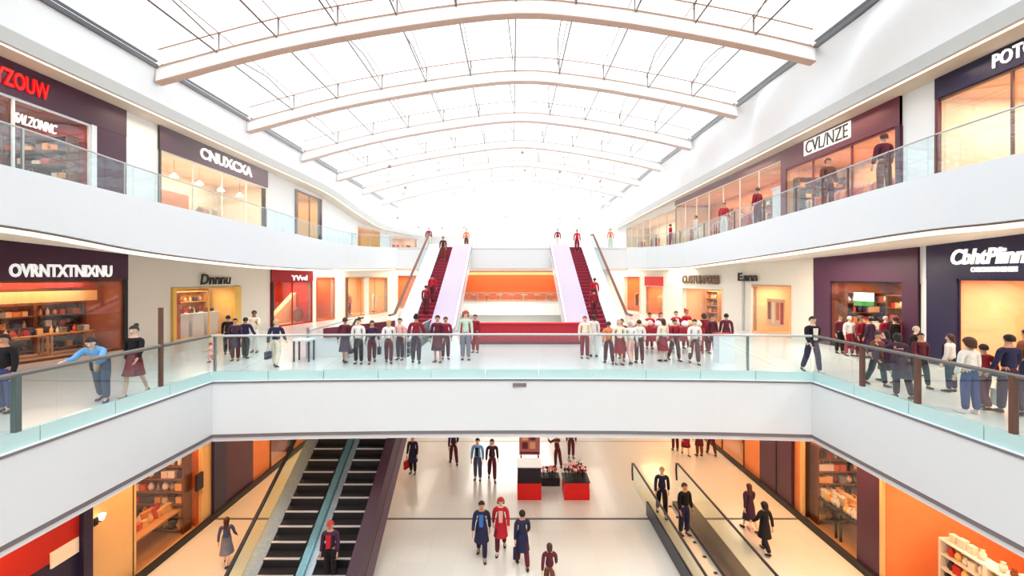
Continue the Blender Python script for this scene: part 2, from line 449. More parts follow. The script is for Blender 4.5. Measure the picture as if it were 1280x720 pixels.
def make_bay(d):
    r = empty('skylight_bay', (0,0,0))
    g = MB()
    A=[(p.x,.0,p.y+.8) for p in ARCH]; B=[(p.x,5.8,p.y+.8) for p in ARCH]
    g.strip(A,B,ROOFG); part(g,'glass_pane',r)
    for k, x in enumerate(NODES):
        z = arch_z(x)
        p = MB(); 
        if k in (0,len(NODES)-1):
            s = 1 if k else -1
            p.box(x-.07,x+.07,.13,5.67,z-.02,z+.12,EAVE); p.box(x-.05,x+.05,.13,5.67,z+.2,z+.26,EAVE)
            p.box(x-.03,x+.03,.13,5.67,z+.26,z+.82,WHITE)
            part(p,'eave_beam',r)
        else:
            p.tube([(x,.1,z-.02),(x,5.7,z-.02)], .035, TUBEM, 6); part(p,'purlin',r)
            q = MB(); q.tube([(x,.0,z+.75),(x,5.8,z+.75)], .022, BROWN, 6); part(q,'glazing_bar',r)
            if k % 3 != 2:
                w = MB(); w.tube([(x-.1,5.65,z+.45),(x-.25,3.8,z+.78),(x-.3,2.2,z+.6),(x-.1,.2,z+.1)], .028, TUBEM, 6); part(w,'brace',r)
    return r
b0 = make_bay(5.8)
for i, y in enumerate(YA[:-1]):
    o = b0 if i == 0 else copy_tree(b0)
    o.location = (0, y, 0)
    tag(o, 'glazed roof bay with thin rods, '+({0:'behind the viewpoint',1:'over the viewpoint',2:'just ahead of the viewpoint'}.get(i) or ORD[i-3]+' bay in view, counted from the picture top'), 'skylight', 'glazed bays of the arched roof')
# glass gable at the far end and over the rear wall
for y, lab, cat in ((END-.1,'tall white glazed gable closing the far end of the roof','window'),(-7.9,'glazed gable behind the viewpoint','window')):
    r = empty('gable_window', (0,y,5.0))
    g = MB(); zb = 5.0 if y>0 else 6.9
    pts = [(p.x,0,p.y+.8-5.0) for p in ARCH]
    g.add([(-14.5,0,zb-5),(12.6,0,zb-5)]+[pts[-1]]+pts[::-1][1:], [tuple(range(len(pts)+2))], ROOFG); part(g,'glass_pane',r)
    for x in NODES:
        mm = MB(); mm.box(x-.05,x+.05,-.05,.05,zb-5,arch_z(x)+.75-5,BEAMW); part(mm,'mullion',r)
    tag(r, lab, cat)
# ================================================================ SHOPS
ORANGE = mat('orange_interior', srgb(226,140,84), .6, noise=.08)
DORANGE = mat('deep_orange_interior', srgb(214,98,40), .6, noise=.12)
REDI = mat('red_interior', srgb(176,34,26), .6, noise=.12)
YELI = mat('yellow_interior', srgb(246,196,104), .6, noise=.06)
CREAMI = mat('cream_interior', srgb(248,226,196), .6, noise=.04)
BROWNI = mat('brown_interior', srgb(150,84,60), .6, noise=.12)
PEACH = mat('peach_interior', srgb(246,190,140), .6, noise=.04)
WARMW = (1.0,.88,.72); WARMO = (1.0,.76,.55)
LAMP = mat('lit_lamp', (1,.86,.62), .5, emis=6, noise=0)
LETW = mat('white_letters', (.9,.9,.9), .5, emis=.5, noise=0)
LETR = mat('red_letters', srgb(230,20,24), .5, emis=.5, noise=0)
LETK = mat('black_letters', (.03,.028,.025), .5, noise=0)
def room(P, x0, x1, zf, zt, deep, wall_m, ceil_m, light_col, power, floor_m=None, side='left', back_m=None):
    o, t, n, L = P.frame(x0, x1)
    if t.y < 0: o = o + t*L; t = -t
    a = o; b = o+t*L; c = b+n*deep; d = a+n*deep
    m = MB(); f = floor_m or WOODF
    m.prism([(v.x,v.y) for v in (a,b,c,d)], zf+.002, zf+.02, f)
    m.prism([(v.x,v.y) for v in (a,b,c,d)], zt, zt+.05, ceil_m)
    for p, q, mm in ((b,c,wall_m),(c,d,back_m or wall_m),(d,a,wall_m)):
        e = (q-p).normalized(); k = Vector((e.y,-e.x,0))*.06
        if (o+t*L/2+n*deep/2-p).dot(k) > 0: k = -k
        m.prism([(v.x,v.y) for v in (p,q,q+k,p+k)], zf, zt+.05, mm)
    struct(m,'wall_%s_shop' % side)
    if power:
        mid = o+t*L/2+n*deep*.45
        ang = math.atan2(t.y,t.x)
        area('shop_light', (mid.x,mid.y,zt-.06), L*.7, power, light_col, (0,0,ang), deep*.6)
    return o, t, n, L
WOODF = mat('shop_floor', srgb(205,160,120), .35, noise=.05)

def shopfront(P, x0, x1, zf, zt, label, fascia=None, fm=None, posts=(), pm=None, glass_on=True, text=None, frame_m=None, band_x=None, extra=None):
    """posts: list of (px0,px1,material); fascia: (zbottom, ztop); text: (string, pxl, pxr, zb, zt, mat, bold, shear)"""
    o, t, n, L = P.frame(x0, x1)
    mid = o+t*L/2
    r = empty('shopfront', (mid.x, mid.y, zf), world=True)
    if fascia:
        m = MB(); bx = band_x or (x0,x1)
        P.wallbox(m, bx[0], bx[1], fascia[0], fascia[1], .0, .10, fm); part(m,'fascia_panel',r)
    for (a, b, mm) in posts:
        m = MB(); P.wallbox(m, a, b, zf, zt, -.02, .11, mm); part(m,'side_panel',r)
    if glass_on:
        gt = fascia[0] if fascia else zt
        m = MB(); P.wallbox(m, x0, x1, zf+.08, gt, -.04, .015, SHOPG); part(m,'glass_pane',r)
        m = MB(); fmm = frame_m or DARK
        P.wallbox(m, x0, x1, zf, zf+.09, -.05, .09, fmm); P.wallbox(m, x0, x1, gt-.06, gt, -.05, .09, fmm)
        Q = P.between(x0,x1); a, b = Q[0], Q[-1]
        k = max(1, round((b-a).length/2.2))
        for i in range(k+1):
            p = a+(b-a)*i/k
            if len(Q) > 2:      # follow the bend
                p = a if i == 0 else b if i == k else None
                if p is None: continue
            m.box(p.x-.03,p.x+.03,p.y-.03,p.y+.03,zf+.08,gt-.05,fmm)
        part(m,'window_frame',r)
    if text:
        for (s, xl, xr, zb, ztx, mm, bold, sh) in text:
            a = P.pt(xl); b = P.pt(xr)
            put_text(s, mm, a, b, zb, ztx, r, bold=bold, shear=sh, off=.13)
    tag(r, label, 'shopfront')
    return r
def wallseg(P, x0, x1, zf, zt, mm, side, th=.3):
    m = MB(); P.wallbox(m, x0, x1, zf, zt, -th, th, mm); struct(m,'wall_%s_pier' % side)

# ---------------- contents
GOODC = [srgb(*c) for c in ((190,50,40),(235,225,210),(60,40,50),(230,150,70),(120,60,40),(240,190,120),(40,50,90),(210,90,60),(150,140,130))]
GOODM = [mat('goods_%d' % i, c, .5) for i, c in enumerate(GOODC)]
def loc_of(fr, u, v, z): o,t,n,L = fr; p = o+t*u+n*v; return (p.x,p.y,z)
def ang_of(fr): return math.atan2(fr[1].y, fr[1].x)
def inward_sign(fr):     # local +y of a thing rotated by ang: is it n?
    t, n = fr[1], fr[2]; y = Vector((-t.y,t.x,0)); return 1 if y.dot(n) > 0 else -1
PROTO = {}
def proto_copy(key, maker, loc, rz, label, cat, group=None):
    if key not in PROTO:
        PROTO[key] = maker(); o = PROTO[key]
    else: o = copy_tree(PROTO[key])
    o.location = loc; o.rotation_euler = (0,0,rz); tag(o, label, cat, group)
    return o
def mk_shelf(w, h, nsh, wood):
    def f():
        r = empty('shelf_unit', (0,0,0))
        for s in (-1,1):
            m = MB(); m.box(s*w/2-.03,s*w/2+.03,-.2,.2,0,h,wood); part(m,'side_panel',r)
        m = MB(); m.box(-w/2+.03,w/2-.03,.17,.2,0.02,h,wood); part(m,'back_panel',r)
        for i in range(nsh+1):
            z = .1+(h-.15)*i/nsh
            m = MB(); m.box(-w/2+.03,w/2-.03,-.2,.17,z,z+.035,wood); part(m,'shelf',r)
        return r
    return f
def mk_table(w, d, h, wood):
    def f():
        r = empty('display_table', (0,0,0))
        m = MB(); m.box(-w/2,w/2,-d/2,d/2,h-.05,h,wood); part(m,'tabletop',r)
        for i in (-1,1):
            for j in (-1,1):
                m = MB(); m.box(i*(w/2-.06)-.03,i*(w/2-.06)+.03,j*(d/2-.06)-.03,j*(d/2-.06)+.03,0,h-.05,wood); part(m,'leg',r)
        return r
    return f
def mk_good(kind, mm):
    def f():
        m = MB()
        if kind == 'box': m.box(-.09,.09,-.07,.07,0,.2,mm); m.box(-.095,.095,-.075,.075,.16,.205,mm); nm='gift_box'
        elif kind == 'bottle': m.lathe([(.05,0),(.055,.02),(.055,.16),(.02,.21),(.02,.26)],mm,n=10); nm='bottle'
        elif kind == 'vase': m.lathe([(.05,0),(.09,.08),(.08,.15),(.04,.2),(.06,.23)],mm,n=10); nm='vase'
        elif kind == 'fold': 
            for k in range(3): m.box(-.14+.005*k,.14-.004*k,-.11,.11,.045*k,.045*k+.04,mm)
            nm='folded_garment'
        else: # bag
            m.prism([(-.14,-.06),(.14,-.06),(.14,.06),(-.14,.06)],0,.2,mm); m.tube([(-.07,0,.2),(-.05,0,.3),(.05,0,.3),(.07,0,.2)],.01,mm,6); nm='handbag'
        o = m.build(nm); return o
    return f
def goods_row(fr, u0, u1, v, z, kinds, n, group, label, cats, scale=1.0, cols=None):
    a = ang_of(fr)
    for i in range(n):
        k = random.choice(kinds); c = random.choice(cols or range(len(GOODM)))
        u = u0+(u1-u0)*(i+.5)/n
        key = 'g_%s_%d' % (k,c)
        nice = {'box':'gift box','bottle':'bottle','vase':'vase','fold':'folded garment stack','bag':'handbag'}[k]
        o = proto_copy(key, mk_good(k,GOODM[c]), loc_of(fr,u,v,z), a+random.uniform(-.15,.15), label % nice, nice.split()[-1] if k!='fold' else 'garment', group)
        s = scale*random.uniform(.85,1.15); o.scale = (s,s,s)
def shelf_with_goods(fr, u, v, zf, w, h, nsh, wood, where, kinds, per=6, wn='wood'):
    sg = inward_sign(fr); a = ang_of(fr)
    proto_copy('shelf_%s_%s_%s_%s' % (w,h,nsh,wn), mk_shelf(w,h,nsh,wood), loc_of(fr,u,v,zf+.021), a if sg>0 else a+PI, 'tall shelf unit of goods '+where, 'shelf')
    for i in range(nsh):
        z = zf+.021+.1+(h-.15)*i/nsh+.036
        goods_row(fr, u-w/2+.1, u+w/2-.1, v, z, kinds, per, 'goods on shelves '+where, 'small %s on a shelf '+where, None)
def mk_rack(w):
    def f():
        r = empty('clothes_rail', (0,0,0)); m = MB()
        m.tube([(-w/2,0,1.5),(w/2,0,1.5)],.016,STEEL,8); part(m,'rail',r)
        for s in (-1,1):
            m = MB(); m.tube([(s*w/2,0,0.03),(s*w/2,0,1.5)],.016,STEEL,8); m.box(s*w/2-.02,s*w/2+.02,-.25,.25,0,.03,STEEL); part(m,'leg',r)
        return r
    return f
def mk_garment(c):
    def f():
        m = MB(); mm = GOODM[c]
        prof = [(-.2,.0),(-.17,-.5),(-.19,-.85),(.19,-.85),(.17,-.5),(.2,0),(.06,.09),(-.06,.09)]
        n = len(prof); vs = [(x,-.03,z) for x,z in prof]+[(x,.03,z) for x,z in prof]
        m.add(vs,[tuple(range(n)),tuple(range(n,2*n))[::-1]]+[(i,n+i,n+(i+1)%n,(i+1)%n) for i in range(n)],mm)
        m.tube([(0,0,.08),(0,0,.14),(.02,0,.17)],.008,STEEL,5)
        return m.build('hanging_garment')
    return f
def rack_with_clothes(fr, u, v, zf, w, n, where, cols):
    a = ang_of(fr)
    proto_copy('rack_%s' % w, mk_rack(w), loc_of(fr,u,v,zf+.021), a, 'steel clothes rail '+where, 'clothes rail')
    for i in range(n):
        c = random.choice(cols)
        o = proto_copy('garm_%d' % c, mk_garment(c), loc_of(fr,u-w/2+w*(i+.5)/n,v,zf+.021+1.36), a+PI/2+random.uniform(-.2,.2), 'garment hanging on the rail '+where, 'garment', 'garments on the rail '+where)
def mk_pendant():
    r = empty('pendant_lamp', (0,0,0)); m = MB(); m.tube([(0,0,0),(0,0,-.6)],.008,DARK,6); part(m,'cord',r)
    m = MB(); m.lathe([(.03,-.58),(.16,-.72),(.17,-.78)],LAMP,n=12); part(m,'lamp_shade',r)
    return r
def pendants(fr, n, v, zc, L0, L1, where):
    for i in range(n):
        proto_copy('pend', mk_pendant, loc_of(fr,L0+(L1-L0)*(i+.5)/n,v,zc), 0, 'small lit pendant lamp '+where, 'lamp', 'pendant lamps '+where)

def side_shelf(fr, deep, zf, w, h, nsh, wood, where, kinds, per=5, wn='sw'):
    """shelf unit against the far side wall of a shop, facing the near side"""
    o,t,n,L = fr; p = o+t*(L-.32)+n*(deep*.5); v = -t
    rz = math.atan2(v.y,v.x)+PI/2
    proto_copy('shelf_%s_%s_%s_%s' % (w,h,nsh,wn), mk_shelf(w,h,nsh,wood), (p.x,p.y,zf+.021), rz, 'tall shelf unit on the far side wall '+where, 'shelf')
    fr2 = (p-n*(w/2), n, t, w)
    for i in range(nsh):
        z = zf+.021+.1+(h-.15)*i/nsh+.036
        goods_row(fr2, .1, w-.1, -.02, z, kinds, per, 'goods on the side wall shelves '+where, 'small %s on the side shelf '+where, None, 1.1)
WDECK = mat('white_deck', srgb(232,232,234), .3, noise=.05, scale=10)
# ================================================================ LEVEL THREE, LEFT
P = P3L
FR = shopfront(P,-120,111,Z3,6.2,'shop with glowing red letters on a dark band, top gallery at far left',(5.2,6.2),PLUM,
    posts=[(111.5,118,WHITE),(118,155,PLUM)], frame_m=WHITE, band_x=(-120,155),
    text=[('YZOUW',-14,56,5.42,5.92,LETR,.02,0),('SALZONNC',12,66,4.45,4.75,LETW,.0,.3)])
f = room(P,-120,111,Z3,5.2,2.7,REDI,BROWNI,WARMO,93,side='left')
side_shelf(f,2.7,Z3,2.2,2.5,5,DWOOD,'of the red top-floor shop',['box','bag','fold'],7)
L = f[3]
for k in range(2): shelf_with_goods(f, L*(.17+.33*k), 2.2, Z3, 1.4, 2.2, 4, DWOOD, ('at the back left','at the back middle','at the back right')[k]+' of the red top-floor shop', ['box','fold','bag'], 6, 'dw')
proto_copy('tab_16',mk_table(1.6,.8,.85,DWOOD),loc_of(f,L*.45,1.1,Z3+.021),ang_of(f),'dark display table inside the red top-floor shop','table')
goods_row(f, L*.45-.6, L*.45+.6, 1.1, Z3+.021+.851, ['fold','box'], 5, 'goods on the table in the red top shop','%s on the table inside the red top-floor shop',None)
wallseg(P,155,197,Z3,6.22,WHITE,'left'); wallseg(P,333,369,Z3,6.2,WHITE,'left'); wallseg(P,402,447,Z3,6.0,WHITE,'left'); wallseg(P,475,490,Z3,5.2,WHITE,'left'); wallseg(P,521,600,Z3,5,WHITE,'left')
wallseg(P,369,403,5.8,6.1,WHITE,'left'); wallseg(P,447,475,4.66,5.4,WHITE,'left'); wallseg(P,490,521,4.35,5.0,WHITE,'left')
shopfront(P,197,333,Z3,6.2,'cream lit shop with white letters on a dark plum band, top left gallery',(5.2,6.2),PLUM,posts=[(197,199,DARK)],
    text=[('CNUXCXA',247,312,5.45,5.98,LETW,.03,0)], frame_m=CREAM)
f = room(P,199,333,Z3,5.2,2.7,CREAMI,CREAMI,WARMW,161,side='left')
L = f[3]
BEDC = mat('orange_cabinet', srgb(206,130,92), .5)
def mk_cab():
    r = empty('display_cabinet',(0,0,0)); m = MB(); m.box(-1.2,1.2,-.25,.25,0,1.1,mat('grey_mauve',srgb(150,130,140),.5)); part(m,'base',r)
    m = MB(); m.box(-1.3,1.3,-.3,.3,1.1,1.9,BEDC); part(m,'hood',r); 
    for k in range(3):
        m = MB(); m.box(-1.1+.75*k,-.45+.75*k,-.27,-.25,.15,.95,WHITE); part(m,'door',r)
    return r
proto_copy('cab',mk_cab,loc_of(f,L*.38,2.2,Z3+.021),ang_of(f)+(PI if inward_sign(f)<0 else 0),'orange topped display cabinet inside the cream top-floor shop','cabinet')
rack_with_clothes(f, L*.75, 2.0, Z3, 1.8, 8, 'in the cream top-floor shop', [3,5,7,8])
pendants(f,4,.6,5.19,L*.1,L*.9,'in the cream top-floor shop')
shopfront(P,369.5,402,Z3,5.8,'narrow yellow lit shop window on the top left gallery',None,None,posts=[(368.5,371,BRONZE)],frame_m=BRONZE)
f = room(P,370,402,Z3,5.8,2.7,YELI,YELI,WARMW,55,side='left')
shelf_with_goods(f,f[3]*.6,2.6,Z3,2.2,2.6,5,WOOD,'in the yellow top-floor window',['vase','box','bottle'],7,'w')
shopfront(P,447,475,Z3,4.66,'yellow lit shop just before the top left gallery bends',None,None,frame_m=CREAM)
f = room(P,447,475,Z3,4.66,2.7,YELI,YELI,WARMW,49,side='left')
shelf_with_goods(f,f[3]*.3,2.6,Z3,2.2,2.6,5,WOOD,'in the shop before the gallery bend',['vase','box','bottle'],6,'w')
shopfront(P,490,521,Z3,4.35,'small cream shop where the top left gallery bends inward',None,None,frame_m=CREAM)
f = room(P,490,521,Z3,4.35,2.5,CREAMI,YELI,WARMO,55,side='left')
rack_with_clothes(f, f[3]*.4, 1.2, Z3, 1.8, 8, 'in the shop at the gallery bend', [0,3,7])
rack_with_clothes(f, f[3]*.75, 1.0, Z3, 1.8, 8, 'at the far side of the shop at the bend', [1,3,4])

# ================================================================ LEVEL THREE, RIGHT
P = P3R
shopfront(P,1172,1400,Z3,6.2,'shop with a dark navy band and small white letters, top gallery at far right',(5.5,6.2),NAVYP,posts=[(1172,1176,MAROON)],
    text=[('POTC',1247,1300,5.68,6.05,LETW,.01,0)], frame_m=BRONZE)
f = room(P,1176,1400,Z3,5.5,5.0,CREAMI,PEACH,WARMW,186,side='right'); L=f[3]
proto_copy('tab_20',mk_table(2.0,.9,1.0,DWOOD),loc_of(f,L*.72,1.6,Z3+.021),ang_of(f),'dark display table in the far right top-floor shop','table')
goods_row(f, L*.72-.8, L*.72+.8, 1.6, Z3+1.022, ['bag','box','fold'], 6, 'goods on the far right top shop table','%s on the table in the far right top-floor shop',None)
rack_with_clothes(f, L*.25, 1.2, Z3, 1.8, 9, 'in the far right top-floor shop', [0,2,4,7])
m = MB(); c = loc_of(f,L*.5,2.2,5.44); m.lathe([(.42,.0),(.42,.05)],LAMP,c=c,n=20); tag(m.build('ceiling_lamp'),'round bright ceiling lamp in the far right top-floor shop','lamp')
wallseg(P,1128,1172,Z3,6.2,WHITE,'right')
shopfront(P,978,1128,Z3,6.2,'peach lit shop under a plum band with a white name plaque, top right gallery',(5.17,6.2),MAROON,posts=[(978,984,MAROON),(1122,1128,PLUM)],
    text=[('CVL/NZE',1011,1064,5.46,6.0,LETK,-.004,0)], frame_m=MAROON)
r = bpy.data.objects[-1] if False else None
a = P.pt(1008); b = P.pt(1067)
m = MB(); P.wallbox(m,1008,1067,5.40,6.06,.101,.02,LETW)
pq = [o for o in COL.objects if o.name.startswith('shopfront') and 'white name plaque' in o.get('label','')][0]
part(m,'name_plaque',pq)
f = room(P,984,1122,Z3,5.17,2.7,PEACH,PEACH,WARMO,161,side='right'); L=f[3]
side_shelf(f,2.7,Z3,2.2,2.5,5,WOOD,'of the peach top-floor shop',['box','bag','fold'],7)
for k in range(3): rack_with_clothes(f, L*(.18+.32*k), .8, Z3, 1.8, 11, ('near the left','in the middle','near the right')[k]+' of the peach top-floor shop', [0,1,3,7])
proto_copy('tab_16o',mk_table(1.8,.8,.85,WOOD),loc_of(f,L*.5,2.05,Z3+.021),ang_of(f),'wooden table at the back of the peach top-floor shop','table')
goods_row(f, L*.5-.7, L*.5+.7, 2.8, Z3+.872, ['fold','bag'], 6, 'goods on the peach top shop table','%s on the table in the peach top-floor shop',None)
shopfront(P,845,978,Z3,6.1,'long orange lit shop with a dark band and red displays, top right gallery',(5.7,6.15),MAROON,frame_m=CREAM)
f = room(P,845,978,Z3,5.7,2.7,ORANGE,PEACH,WARMW,204,side='right'); L=f[3]; HR=f
m = MB(); c = loc_of(f,1.2,1.0,Z3+.021); m.box(c[0]-.35,c[0]+.35,c[1]-.8,c[1]+.8,c[2],c[2]+2.4,WHITE); m.box(c[0]-.4,c[0]+.4,c[1]-.85,c[1]+.85,c[2]+2.4,c[2]+2.5,WHITE)
tag(m.build('tall_cabinet'),'tall white cabinet in the long orange top-floor shop','cabinet')
for k,w in enumerate(('first','second','third')):
    rack_with_clothes(f, L*(.25+.28*k), .55, Z3, 1.8, 12, 'the %s from the near end of the orange top shop' % w, [0,0,1,7])
for k,w in enumerate(('near','far')):
    shelf_with_goods(f, L*(.35+.35*k), 2.2, Z3, 2.2,2.6,5,WOOD,'at the %s end of the orange top shop' % w,['box','vase','bag'],7,'w')
shopfront(P,783,845,Z3,5.5,'farthest cream shop with red goods on the top right gallery',None,None,frame_m=CREAM)
wallseg(P,783,845,5.5,6.2,CREAM,'right')
f = room(P,783,845,Z3,5.5,2.7,CREAMI,CREAMI,WARMW,186,side='right'); L=f[3]; IR=f
for k,w in enumerate(('first','second','third')):
    rack_with_clothes(f, L*(.15+.3*k), .55, Z3, 1.8, 12, 'the %s from the near end of the farthest top shop' % w, [0,7,1])
wallseg(P,771.2,783,Z3,6.2,WHITE,'right')

# ================================================================ LEVEL TWO, LEFT
P = P2L
shopfront(P,-70,153,Z2,1.6,'big brown lit shop with white letters on a plum band, middle level at far left',(-.13,1.7),PLUM,posts=[(153,158,DARK)],
    text=[('OVRNTXTNIXNU',8,137,-.04,.42,LETW,.035,0)], frame_m=DWOOD, band_x=(-70,158))
f = room(P,-70,153,Z2,-.15,2.7,BROWNI,DORANGE,WARMO,135,side='left',floor_m=WOODF); L=f[3]
BOXL = mat('lit_cream_box', srgb(250,190,120), .5, emis=.12, noise=.03)
m = MB(); p0=loc_of(f,.2,2.2,-.95); p1=loc_of(f,L-.2,2.2,-.95)
t=f[1]; n=f[2]
mid=f[0]+t*L/2+n*1.2
m.obox((mid.x,mid.y,-.78),t*(L/2-.2),n*.12,Vector((0,0,.2)),BOXL); tag(m.build('light_box'),'long cream light box across the brown middle-level shop','light box')
m = MB(); m.obox((mid.x,mid.y,-.36),t*(L/2-.2),n*.1,Vector((0,0,.09)),REDI); tag(m.build('ceiling_beam'),'red beam above the cream light box in the brown shop','beam')
for k in range(3):
    w = ('left','middle','right')[k]
    shelf_with_goods(f, L*(.17+.33*k), 2.2, Z2, 1.6, 1.9, 4, DWOOD, 'at the %s of the brown middle-level shop' % w, ['box','bottle','vase','bag'], 6, 'dw')
for k in range(3):
    w = ('left','middle','right')[k]
    proto_copy('tab_22',mk_table(1.5,.6,.8,WOOD),loc_of(f,L*(.18+.3*k),1.2,Z2+.021),ang_of(f),'wooden display table at the %s of the brown shop window' % w,'table')
    goods_row(f, L*(.18+.3*k)-.65, L*(.18+.3*k)+.65, 1.2, Z2+.822, ['bottle','vase','box'], 7, 'goods on the brown shop window tables','%s on a table in the brown shop window',None)
wallseg(P,158,215,Z2,1.9,CREAM,'left'); wallseg(P,300,338,Z2,1.9,CREAM,'left'); wallseg(P,215,300,-.55,1.9,CREAM,'left')
r = shopfront(P,215,300,Z2,-.55,'cream shop front with small black letters over a yellow lit window',None,None,posts=[(215,219,YELI),(292,300,YELI)],frame_m=YELI,
    text=[('Dnnnu',248,286,-.42,.1,LETK,.02,.15)])
f = room(P,215,300,Z2,-.56,2.7,YELI,CREAMI,WARMW,74,side='left',back_m=YELI); L=f[3]
m = MB(); P.wallbox(m,215.5,231,Z2+.03,-.8,-.35,.1,DORANGE); tag(m.build('orange_board'),'orange panel at the left edge of the yellow shop window','panel')
shelf_with_goods(f, L*.6, 1.9, Z2, 2.2,2.2,4,WOOD,'in the yellow middle-level shop',['box','vase','bottle'],7,'w')
WT = mat('white_lacquer', (.86,.85,.82), .35)
for k in range(3):
    m = MB(); c = f[0]+f[1]*(L*(.3+.22*k))+f[2]*1.0
    m.obox((c.x,c.y,Z2+.021+.55),f[1]*.32,f[2]*.28,Vector((0,0,.55)),WT); m.obox((c.x,c.y,Z2+.021+1.12),f[1]*.36,f[2]*.32,Vector((0,0,.02)),WT)
    tag(m.build('plinth'),'white display plinth, %s of three in the yellow shop window' % ('leftmost','middle','rightmost')[k],'plinth')
    goods_row(f, L*(.3+.22*k)-.25, L*(.3+.22*k)+.25, 1.0, Z2+1.162, ['box','bottle'], 3, 'goods on the white plinths','%s on a white plinth in the yellow shop window',None)
shopfront(P,338,390,Z2,1.7,'red shop window with small white letters, middle level left',(-.33,1.7),CRED,posts=[(338,341,DARK)],frame_m=CRED,
    text=[('YVvd',362,382,-.28,.05,LETW,.03,0)])
f = room(P,341,390,Z2,-.34,2.7,REDI,DORANGE,WARMO,117,side='left'); L=f[3]
m = MB(); c = f[0]+f[1]*L*.6+f[2]*1.4; n=f[2]; t=f[1]
tri=[(-1.2,0),(1.2,0),(1.2,1.9)]; A=[c+t*u+n*-.2+Vector((0,0,Z2+.021+z)) for u,z in tri]; B=[c+t*u+n*.2+Vector((0,0,Z2+.021+z)) for u,z in tri]
m.add(A+B,[(0,1,2),(5,4,3),(0,3,4,1),(1,4,5,2),(2,5,3,0)],PEACH); tag(m.build('display_ramp'),'peach triangular display ramp in the red shop window','display stand')
m = MB(); c = loc_of(f,L*.82,.6,Z2+.021+.5); m.lathe([(.001,-.04),(.42,-.04),(.48,0),(.42,.04),(.001,.04)],BROWNI,n=20)
o = m.build('round_sculpture'); o.location=c; o.rotation_euler=(PI/2,0,ang_of(f)); tag(o,'round brown disc standing in the red shop window','decoration')
shelf_with_goods(f, L*.3, 2.2, Z2, 2.2,2.2,4,WOOD,'in the red middle-level shop',['box','bag','vase'],7,'w')
wallseg(P,390,396,Z2,1.9,CREAM,'left'); wallseg(P,418,432,Z2,1.9,CREAM,'left'); wallseg(P,396,418,-.1,1.9,CREAM,'left')
shopfront(P,396,418,Z2,-.1,'narrow orange window right of the red shop, middle level left',None,None,frame_m=DORANGE)
f = room(P,396,418,Z2,-.1,2.7,DORANGE,DORANGE,WARMO,74,side='left')
shelf_with_goods(f, f[3]*.5, 1.6, Z2, 1.8,2.4,5,DWOOD,'in the narrow orange window',['box','bag','vase'],5,'dw')
wallseg(P,432,484,-.12,1.9,CREAM,'left'); wallseg(P,484,497,Z2,1.9,CREAM,'left'); wallseg(P,521,570,Z2,1.9,CREAM,'left'); wallseg(P,497,521,.1,1.9,CREAM,'left')
shopfront(P,432,484,Z2,-.12,'cream window with dressed figures, middle level left near the escalator',None,None,posts=[(455,460,CREAM),(432,434,BRONZE)],frame_m=WOOD)
f = room(P,432,484,Z2,-.12,2.7,PEACH,CREAMI,WARMW,124,side='left'); LW = f
shopfront(P,497,521,Z2,.1,'small orange shop behind the left rising escalator',None,None,frame_m=CREAM)
f = room(P,497,521,Z2,.1,2.7,ORANGE,ORANGE,WARMO,105,side='left')
shelf_with_goods(f, f[3]*.5, 2.2, Z2, 2.2,2.2,4,WOOD,'in the small orange shop behind the escalator',['box','vase'],6,'w')

# ================================================================ LEVEL TWO, RIGHT
P = P2R
shopfront(P,1199,1400,Z2,1.7,'navy shop front with white script lettering, middle level at far right',(-.08,1.7),NAVYP,posts=[(1161,1199,NAVYP)],frame_m=NAVYP,band_x=(1161,1400),
    text=[('CbhtPlinn',1194,1288,.36,.86,LETW,.03,.25),('CNUONUTNNUNUN',1219,1277,.12,.28,LETW,.01,0)])
f = room(P,1199,1400,Z2,-.1,2.7,PEACH,PEACH,(1,.84,.68),120,side='right',back_m=PEACH); RW = f
shopfront(P,1019,1150,Z2,1.7,'dark plum shop front with a busy glowing window, middle level right',(-.22,1.7),PLUM,posts=[(1019,1040,PLUM),(1130,1150,PLUM)],frame_m=DARK)
f = room(P,1040,1130,Z2,-.22,2.7,BROWNI,ORANGE,WARMO,70,side='right'); L=f[3]; KW=f
side_shelf(f,2.7,Z2,2.2,2.3,5,DWOOD,'of the plum shop',['bottle','vase','box','bag'],8)
for k in range(1,3):
    w=('left','middle','right')[k]
    shelf_with_goods(f, L*(.84-.335*k), 1.7, Z2, .95, 2.2, 4, DWOOD, 'at the %s of the busy plum shop' % w, ['box','bottle','vase','bag'], 5, 'dw')
GRN = mat('green_sign', srgb(60,140,60), .5, emis=.4); WL = mat('white_lightbox', (1,.97,.85), .5, emis=1.3, noise=0)
m = MB(); c=f[0]+f[1]*(L*.5+.55)+f[2]*.5; m.obox((c.x,c.y,-.86),f[1]*.42,f[2]*.05,Vector((0,0,.17)),WL); m.obox((c.x,c.y,-1.13),f[1]*.42,f[2]*.05,Vector((0,0,.10)),GRN)
tag(m.build('hanging_sign'),'white and green lit sign hanging inside the plum shop','sign')
for k in range(2):
    proto_copy('tab_12',mk_table(1.2,.7,.8,DWOOD),loc_of(f,L*(.28+.44*k),1.0,Z2+.021),ang_of(f),'dark table at the %s of the plum shop window' % ('right','left')[k],'table')
    goods_row(f, L*(.28+.44*k)-.5, L*(.28+.44*k)+.5, 1.0, Z2+.822, ['bottle','vase','box','bag'], 6, 'goods on the plum shop tables','%s on a table in the plum shop window',None,1.3,[0,1,1,3])
wallseg(P,1150,1161,Z2,1.9,WHITE,'right',.45)
wallseg(P,988,1019,Z2,1.9,CREAM,'right'); wallseg(P,903,940,Z2,1.9,CREAM,'right'); wallseg(P,940,988,-.5,1.9,CREAM,'right')
shopfront(P,940,988,Z2,-.5,'cream shop front with small black letters and a peach window, middle right',None,None,posts=[(939,941,CREAM)],frame_m=PEACH,
    text=[('E.ann',925,949,-.28,.18,LETK,.03,0)])
